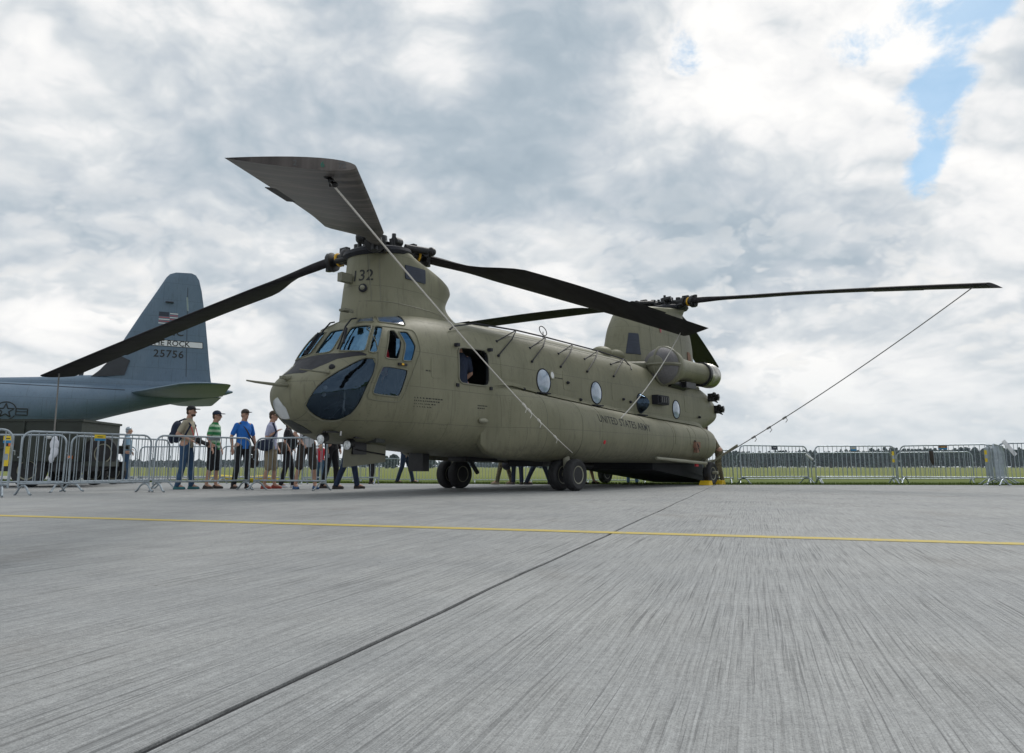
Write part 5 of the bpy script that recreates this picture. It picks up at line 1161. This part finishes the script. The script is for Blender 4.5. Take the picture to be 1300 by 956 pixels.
# ================================================================ people
def remeshed(name, mb, mt, parent, vox, smooth_it=3):
    me = bpy.data.meshes.new(name); me.from_pydata(mb.v, [], mb.f); bm = bmesh.new(); bm.from_mesh(me); bmesh.ops.recalc_face_normals(bm, faces=bm.faces); bm.to_mesh(me); bm.free()
    o = bpy.data.objects.new(name, me); COL.objects.link(o)
    m = o.modifiers.new('r', 'REMESH'); m.mode = 'VOXEL'; m.voxel_size = vox; m.use_smooth_shade = True
    if smooth_it: s = o.modifiers.new('s', 'SMOOTH'); s.iterations = smooth_it; s.factor = .5
    bpy.context.view_layer.update(); dg = bpy.context.evaluated_depsgraph_get(); me2 = bpy.data.meshes.new_from_object(o.evaluated_get(dg)); o.modifiers.clear(); o.data = me2; bpy.data.meshes.remove(me)
    me2.name = name; me2.materials.clear(); me2.materials.append(MAT[mt]); o.parent = parent; return o
def limb(mb, pts, rs, flat=1.0, n=12):
    mb.tube(pts, rs, n, flat=flat)
    for p, r in zip(pts, rs): mb.ell(p, (r, r, r), 12, 8)
def person(label, pos, heading, h=1.78, shirt='cloth_black', legs='cloth_denim', shorts=False, sleeves='short', shoes='shoe_dark', arms=None, stride=(.10, -.10), lean=0.0, hair='hair_brown', cap=None, fine=True, spread=.10, parent=None, woman=False, head_turn=0, detail=True, beard=False, glasses=False, z=0.0, bend=0, loc=None):
    k = h/1.78
    t = thing('person', label, 'person', loc if loc else (pos[0], pos[1], z), R(heading))
    V = lambda x, y, z_: Vector((x*k, y*k, z_*k))
    L = lambda x, y, z_: V(x+lean*(z_-.95 if z_ > .95 else 0)+bend*max(0, z_-.95)*1.0, y, z_ if z_ < .95 else .95+(z_-.95)*math.sqrt(max(.2, 1-bend*bend*.8)))
    legj = []
    for s, st in ((1, stride[0]), (-1, stride[1])):
        hip = V(0, s*.09, .92); kn = V(st*.45+.03, s*(.09+spread)/2*1.0, .50); an = V(st, s*spread, .09); legj.append((hip, kn, an))
    arms = arms or [((-.03,.25,1.16),(.05,.26,.92)), ((-.03,-.25,1.16),(.05,-.26,.92))]
    # ---- body, one surface
    b = MB(); vox = .0085 if fine else .014
    limb(b, [L(0,0,.95), L(0,0,1.12), L(.0,0,1.30)], [.115*k, .10*k, .11*k]); limb(b, [L(0,.07,1.32), L(0,.15,1.42)], [.09*k,.055*k]); limb(b, [L(0,-.07,1.32), L(0,-.15,1.42)], [.09*k,.055*k])
    limb(b, [L(0,.10,.95), L(0,-.10,.95)], [.10*k,.10*k])
    limb(b, [L(-.01,0,1.42), L(.015,0,1.56)], [.072*k,.062*k])
    hc = L(.03,0,1.655); Mh = Matrix.Rotation(R(head_turn), 4, 'Z')
    def hp(x, y, z_): return hc+(Mh @ Vector((x*k, y*k, z_*k)))
    b.ell(hp(0,0,.015), (.092*k,.075*k,.105*k), 20, 14, M=Mh); b.ell(hp(.035,0,-.055), (.055*k,.05*k,.06*k), 14, 10, M=Mh); b.ell(hp(.055,0,-.088), (.028*k,.03*k,.022*k), M=Mh)
    b.tube([hp(.085,0,.015), hp(.112,0,-.022)], [.012*k,.018*k], 8); b.ell(hp(.108,0,-.024), (.016*k,.018*k,.012*k)); b.ell(hp(.088,0,-.055), (.012*k,.026*k,.010*k), M=Mh)
    for s in (1, -1): b.ell(hp(-.005,s*.076,-.005), (.022*k,.012*k,.034*k), 10, 8, M=Mh)
    for (hip, kn, an), s in zip(legj, (1, -1)):
        limb(b, [hip, hip.lerp(kn,.5), kn], [.085*k,.068*k,.050*k]); limb(b, [kn, kn.lerp(an,.35)+V(-.012,0,0), an], [.050*k,.052*k,.036*k]); limb(b, [an, an+V(.12,0,-.05)], [.036*k,.03*k])
    for (el, wr), s in zip(arms, (1, -1)):
        sh = L(0,s*.175,1.41); e_ = L(*el); w_ = L(*wr)
        limb(b, [sh, sh.lerp(e_,.5), e_], [.052*k,.046*k,.037*k]); limb(b, [e_, e_.lerp(w_,.4), w_], [.038*k,.037*k,.026*k])
        d = (w_-e_).normalized(); side = d.cross(Vector((0,0,1)) if abs(d.z) < .8 else Vector((1,0,0))).normalized(); nrm = side.cross(d)
        pc = w_+d*.05*k; b.tube([w_, w_+d*.04*k, w_+d*.085*k], [.026*k,.036*k,.032*k], 10, flat=.5); 
        for f in range(4):
            base = w_+d*.085*k+side*(.026-.017*f)*k; l_ = (.036,.042,.040,.031)[f]*k; m_ = base+d*l_-nrm*.006*k; tip = m_+d*l_*.75-nrm*.022*k
            b.tube([base-d*.02*k, base, m_, tip], [.0105*k,.010*k,.0098*k,.0085*k], 7)
        tb = w_+d*.03*k+side*.030*k; b.tube([tb, tb+d*.03*k+side*.022*k, tb+d*.06*k+side*.024*k-nrm*.012*k], [.013*k,.012*k,.010*k], 7)
    remeshed('body', b, 'skin', t, vox, 1 if fine else 2)
    # ---- shirt
    c = MB(); wv = .0 if not woman else -.01
    c.loft([[ L(dx+math.cos(a)*rx, math.sin(a)*ry, zz) for a in [2*math.pi*i/20 for i in range(20)]] for zz, rx, ry, dx in ((.88,.128,.172,0),(.95,.130,.172,0),(1.08,.122,.158+wv,.005),(1.20,.128,.165,.01),(1.32,.130,.180,.005),(1.40,.105,.185,-.005),(1.455,.085,.14,-.008),(1.495,.074,.088,0),(1.515,.070,.072,.003))])
    for (el, wr), s in zip(arms, (1, -1)):
        sh = L(0,s*.172,1.405); e_ = L(*el); w_ = L(*wr)
        if sleeves == 'short': q = sh.lerp(e_,.72); limb(c, [sh, q], [.068*k,.058*k])
        else: limb(c, [sh, e_], [.068*k,.054*k]); limb(c, [e_, w_], [.054*k,.040*k])
    remeshed('shirt', c, shirt, t, .015)
    # ---- trousers or shorts
    c = MB(); limb(c, [V(0,.075,.93), V(0,-.075,.93)], [.120*k,.120*k])
    for (hip, kn, an), s in zip(legj, (1, -1)):
        if shorts:
            q = kn+V(0,0,-.02); limb(c, [hip, hip.lerp(q,.5), q], [.108*k,.100*k,.088*k])
        else: limb(c, [hip, hip.lerp(kn,.5), kn], [.104*k,.086*k,.070*k]); c.tube([kn, kn.lerp(an,.5), an+V(0,0,-.03)], [.070*k,.062*k,.060*k], 12)
    remeshed('shorts' if shorts else 'trousers', c, legs, t, .014)
    # ---- shoes
    for (hip, kn, an), s in zip(legj, (1, -1)):
        c = MB(); f = an+V(0,0,-.045); c.ell(f+V(-.02,0,.0), (.055*k,.042*k,.05*k)); c.ell(f+V(.08,0,-.012), (.10*k,.046*k,.034*k)); c.box(tuple(f+V(-.075,-.042,-.045)), tuple(f+V(.17,.042,-.02)))
        remeshed('shoe', c, shoes, t, .011)
    # ---- head things
    if hair:
        c = MB(); c.ell(hp(-.014,0,.045), (.092*k,.082*k,.088*k), 18, 12, M=Mh); c.ell(hp(-.045,0,-.01), (.055*k,.072*k,.07*k), M=Mh)
        if woman: c.ell(hp(-.06,0,-.07), (.05*k,.07*k,.11*k), M=Mh)
        build('hair', c, hair, t)
    if cap:
        c = MB(); c.ell(hp(-.006,0,.052), (.102*k,.088*k,.085*k), 20, 12, M=Mh, t1=math.pi*.55); c.loft([[hp(x,y*w_,.048+zz) for x, y in ((.07,-1),(.17,-.8),(.185,0),(.17,.8),(.07,1))] for w_, zz in ((.075,0),(.075,.012))]); build('cap', c, cap, t)
    if beard: c = MB(); c.ell(hp(.045,0,-.075), (.055*k,.055*k,.035*k), M=Mh); build('beard', c, 'hair_brown', t)
    for s in (1, -1):
        if glasses: c = MB(); c.ell(hp(.088,s*.032,.012), (.010*k,.026*k,.018*k), M=Mh); c.tube([hp(.085,s*.055,.014), hp(.0,s*.08,.012)], .004, 5); build('glasses_lens', c, 'black_paint', t)
        elif fine: c = MB(); c.ell(hp(.082,s*.032,.012), (.010*k,.013*k,.009*k), M=Mh); build('eye', c, 'black_paint', t)
    return t, L, k
def carried(t, name, label, cat, builder, mts):
    """a bag or camera: its own thing, placed with its carrier"""
    mb = MB(); builder(mb); M = Matrix.Translation(t.location) @ t.rotation_euler.to_matrix().to_4x4(); mb.v = [tuple(M @ Vector(v)) for v in mb.v]
    return tag(build(name, mb, mts), label, cat)
def straps(L, pts, r=.016, off=1):
    return lambda mb: mb.tube([L(*p) for p in pts], r, 6)
# man with backpack and camera
t, L, k = person('man in a black cap, tan T-shirt and jeans carrying a backpack', at(233, 17.0), 0, 1.84, 'cloth_tan', 'cloth_denim', shoes='shoe_teal', arms=[((-.06,.27,1.17),(.17,.12,1.02)),((-.10,-.28,1.16),(.15,-.14,1.03))], stride=(.12,-.10), cap='cloth_black', beard=True, lean=.03)
def f(mb):
    mb.ell(L(-.235,0,1.22), (.125,.165,.25), 16, 12); mb.ell(L(-.33,0,1.10), (.06,.13,.14)); mb.tube([L(-.16,-.12,1.44), L(-.03,-.15,1.49), L(.10,-.13,1.36), L(.02,-.165,1.14), L(-.15,-.15,1.02)], .022, 6); mb.tube([L(-.16,.12,1.44), L(-.03,.15,1.49), L(.10,.13,1.36), L(.02,.165,1.14), L(-.15,.15,1.02)], .022, 6)
carried(t, 'backpack', 'dark backpack worn by the man in the tan T-shirt', 'backpack', f, 'cloth_navy')
def f(mb):
    mb.box(tuple(L(.20,-.09,.98)), tuple(L(.28,.09,1.09))); mb.cyl(L(.26,0,1.03), L(.42,0,.96), .045); mb.cyl(L(.42,0,.96), L(.46,0,.945), .055); mb.tube([L(.2,-.1,1.08), L(.12,-.12,1.3), L(.0,-.08,1.48), L(.0,.08,1.48), L(.12,.12,1.3), L(.2,.1,1.08)], .010, 5, 1)
carried(t, 'camera', 'black camera with a long lens held by the man with the backpack', 'camera', f, ['black_metal', 'red_tag'])
# man in striped polo
t, L, k = person('man in a dark cap and green striped polo shirt with dark shorts', at(268, 17.4), 0, 1.76, 'cloth_green_stripe', 'cloth_black', True, shoes='shoe_dark', arms=[((-.03,.26,1.16),(.08,.24,.92)),((-.04,-.26,1.16),(.06,-.27,.93))], stride=(.06,-.08), cap='cloth_navy', glasses=True)
carried(t, 'lanyard', 'blue lanyard round the neck of the man in the striped polo shirt', 'lanyard', lambda mb: mb.tube([L(.0,-.09,1.49), L(.10,-.06,1.38), L(.145,0,1.16), L(.10,.06,1.38), L(.0,.09,1.49)], .010, 5), 'cloth_navy')
# man in bright blue
t, L, k = person('man in a grey cap and bright blue T-shirt with black trousers', at(305, 17.5), -38, 1.80, 'cloth_blue', 'cloth_black', shoes='shoe_dark', arms=[((-.02,.28,1.16),(.06,.30,.92)),((-.03,-.28,1.15),(.04,-.28,.90))], stride=(.05,-.06), spread=.14, cap='cloth_brown')
def f(mb):
    mb.tube([L(.02,-.12,1.47), L(.13,-.02,1.32), L(.14,.12,1.12), L(.06,.26,.98)], .018, 6); mb.ell(L(-.02,.30,.74), (.15,.11,.22), 16, 12); mb.ell(L(-.04,.31,.58), (.17,.12,.13)); mb.tube([L(.04,.29,.96), L(0,.30,.85)], .03, 6)
carried(t, 'shoulder_bag', 'large dark bag hanging beside the man in the bright blue T-shirt', 'bag', f, 'cloth_brown')
# young man in shorts
t, L, k = person('young man in sunglasses, pale T-shirt, khaki shorts and red trainers', at(341, 17.4), 2, 1.76, 'cloth_lavender', 'cloth_khaki', True, shoes='shoe_red', arms=[((-.03,.24,1.16),(.10,.22,.95)),((-.04,-.25,1.15),(.13,-.06,1.30))], stride=(.10,-.08), glasses=True)
def f(mb):
    mb.tube([L(-.06,.10,1.50), L(.06,-.10,1.48), L(.135,-.10,1.30), L(.05,-.19,1.08)], .020, 6); mb.ell(L(-.06,-.24,.98), (.20,.07,.13), 16, 10); mb.box(tuple(L(-.22,-.30,.90)), tuple(L(.12,-.19,1.06)))
carried(t, 'shoulder_bag', 'navy shoulder bag at the hip of the young man in khaki shorts', 'bag', f, 'cloth_navy')
# man in white shirt, head behind the nose
t, L, k = person('man in a white polo shirt with dark sleeve stripes, long dark shorts and blue shoes', at(387, 17.1), -55, 1.86, 'cloth_white', 'cloth_brown', True, shoes='shoe_blue', arms=[((.02,.29,1.17),(.14,.26,.95)),((.02,-.28,1.16),(.16,-.16,.98))], stride=(.08,-.06), spread=.19)
def f(mb):
    mb.tube([L(.0,.12,1.49), L(.13,.02,1.36), L(.15,-.10,1.15), L(.08,-.20,1.0)], .022, 6)
    mb.ell(L(.0,-.30,.98), (.10,.10,.16))
carried(t, 'shoulder_bag', 'black bag on a strap across the man in the white polo shirt', 'bag', f, 'cloth_black')
for z_, w in ((1.26,.006),(1.235,.006)):
    for s, (el) in ((1,(.02,.29,1.17)),(-1,(.02,-.28,1.16))):
        sh = L(0,s*.172,1.405); e_ = L(*el); q = sh.lerp(e_, .62 if z_ > 1.25 else .50); d = (e_-sh).normalized(); mb = MB(); mb.lathe([(.058,-.008),(.066,-.006),(.066,.006),(.058,.008)], q, d, 16); build('sleeve_stripe', mb, 'cloth_navy', t)
t, L, k = person('woman in black with white shoes standing behind the man in the white polo shirt', at(363, 18.4), 10, 1.68, 'cloth_black', 'cloth_black', shoes='cloth_white', stride=(.16,-.12), woman=True, arms=[((-.03,.22,1.15),(.10,.18,1.0)),((-.05,-.24,1.14),(.06,-.22,.95))], hair='hair_brown')
carried(t, 'handbag', 'brown and black handbag carried by the woman in black', 'bag', lambda mb: (mb.ell(L(-.14,-.26,.98), (.17,.09,.15), 14, 10), mb.tube([L(-.1,-.2,1.1), L(0,-.15,1.44)], .014, 5)), 'cloth_brown')
a = at(406, 30); person('small figure in a red top and jeans far behind the railing', a, -80, 1.62, 'cloth_red', 'cloth_denim', fine=False, z=FZ(a.x, 30), sleeves='short', woman=True)
person('person all in black standing between the railing end and the man in jeans', at(419, 17.8), -20, 1.80, 'cloth_black', 'cloth_black', sleeves='long', stride=(.10,-.14), fine=False)
t, L, k = person('man in a light blue shirt and dark jeans under the helicopter nose', at(441, 17.3), 8, 1.86, 'cloth_lavender', 'cloth_dark_denim', sleeves='short', stride=(.20,-.24), fine=False, arms=[((.0,.27,1.17),(.14,.2,1.0)),((.02,-.27,1.17),(.2,-.2,1.05))])
carried(t, 'white_papers', 'white papers held at the hip by the man in the light blue shirt', 'papers', lambda mb: mb.box(tuple(L(.20,-.26,.88)), tuple(L(.34,-.23,.99))), 'white_paint')
person('person in dark trousers standing behind the hanging hatch under the nose', at(471, 22.5), 60, 1.74, 'cloth_navy', 'cloth_black', fine=False, spread=.08)
person('man in jeans and red shirt seen under the helicopter between nose and wheels', at(513, 24.0), 0, 1.82, 'cloth_red', 'cloth_dark_denim', fine=False, stride=(.26,-.20), z=FZ(0, 22.5))
person('soldier in camouflage uniform walking, seen under the helicopter', at(641, 21.8), 180, 1.80, 'cloth_camo', 'cloth_camo', sleeves='long', shoes='cloth_khaki', fine=False, stride=(.22,-.20))
t, L, k = person('person in dark trousers beside the soldier under the helicopter', at(657, 21.6), 100, 1.78, 'cloth_black', 'cloth_navy', sleeves='long', fine=False)
carried(t, 'grey_bag', 'pale grey bag held by the person in dark trousers under the helicopter', 'bag', lambda mb: mb.box(tuple(L(-.1,-.42,.60)), tuple(L(.1,-.12,.78))), 'galvanised')
carried(t, 'black_helmet', 'round black helmet hanging beside the person in dark trousers', 'helmet', lambda mb: (mb.ell(L(.0,.32,.55), (.13,.13,.15), 14, 10), mb.tube([L(0,.3,.68), L(0,.27,.9)], .02, 6)), 'black_paint')
t, L, k = person('person in navy jeans taking a long stride under the helicopter', at(683, 21.6), 0, 1.80, 'cloth_black', 'cloth_navy', sleeves='long', fine=False, stride=(.34,-.32))
carried(t, 'red_pouch', 'small red pouch at the waist of the striding person in navy jeans', 'pouch', lambda mb: mb.box(tuple(L(-.1,-.19,.86)), tuple(L(.12,-.13,.94))), 'cloth_red')
person('bare legged person in shorts standing behind the near front wheels', at(745, 22.0), 0, 1.75, 'cloth_black', 'cloth_black', True, fine=False, stride=(.22,-.14))
a = at(803, 27); person('person in blue jeans far behind the lowered ramp', a, 90, 1.75, 'cloth_navy', 'cloth_denim', fine=False, z=FZ(a.x, 27), spread=.14)
t, L, k = person('grey haired person in a pale blue jacket and jeans standing behind the railings', at(157, 22.9), 40, 1.68, 'cloth_paleblue', 'cloth_denim', sleeves='long', hair='galvanised', fine=False, arms=[((-.02,.26,1.17),(.14,.16,1.1)),((-.03,-.27,1.17),(.1,-.2,1.0))])
carried(t, 'shoulder_bag', 'small dark bag at the side of the person in the pale blue jacket', 'bag', lambda mb: (mb.box(tuple(L(-.22,-.1,.92)), tuple(L(-.12,.16,1.10))), mb.tube([L(-.15,.0,1.08), L(-.1,-.1,1.46)], .014, 5)), 'cloth_black')
p = HW((1.42,-.84,0)); person('man in a dark T-shirt standing inside the open side hatch of the helicopter', None, math.degrees(HT)+75, 1.98, 'cloth_navy', 'cloth_blue', fine=True, loc=(p.x, p.y, .98), arms=[((-.05,.26,1.17),(.12,.2,1.0)),((.04,-.27,1.17),(.16,-.16,1.02))])
p = HW((-.36,-.62,0)); person('visitor in a red shirt inside the helicopter cockpit', None, math.degrees(HT)+160, 1.60, 'cloth_red', 'cloth_black', fine=False, loc=(p.x, p.y, 1.22), hair='hair_brown')
p = at(914, 23.2); person('soldier in camouflage bending behind the tail of the helicopter', None, 175, 1.84, 'cloth_camo', 'cloth_camo', sleeves='long', shoes='cloth_khaki', fine=False, loc=(p.x, p.y, 0), bend=.5, arms=[((.12,.26,1.2),(.3,.2,1.05)),((.12,-.26,1.2),(.3,-.2,1.05))])
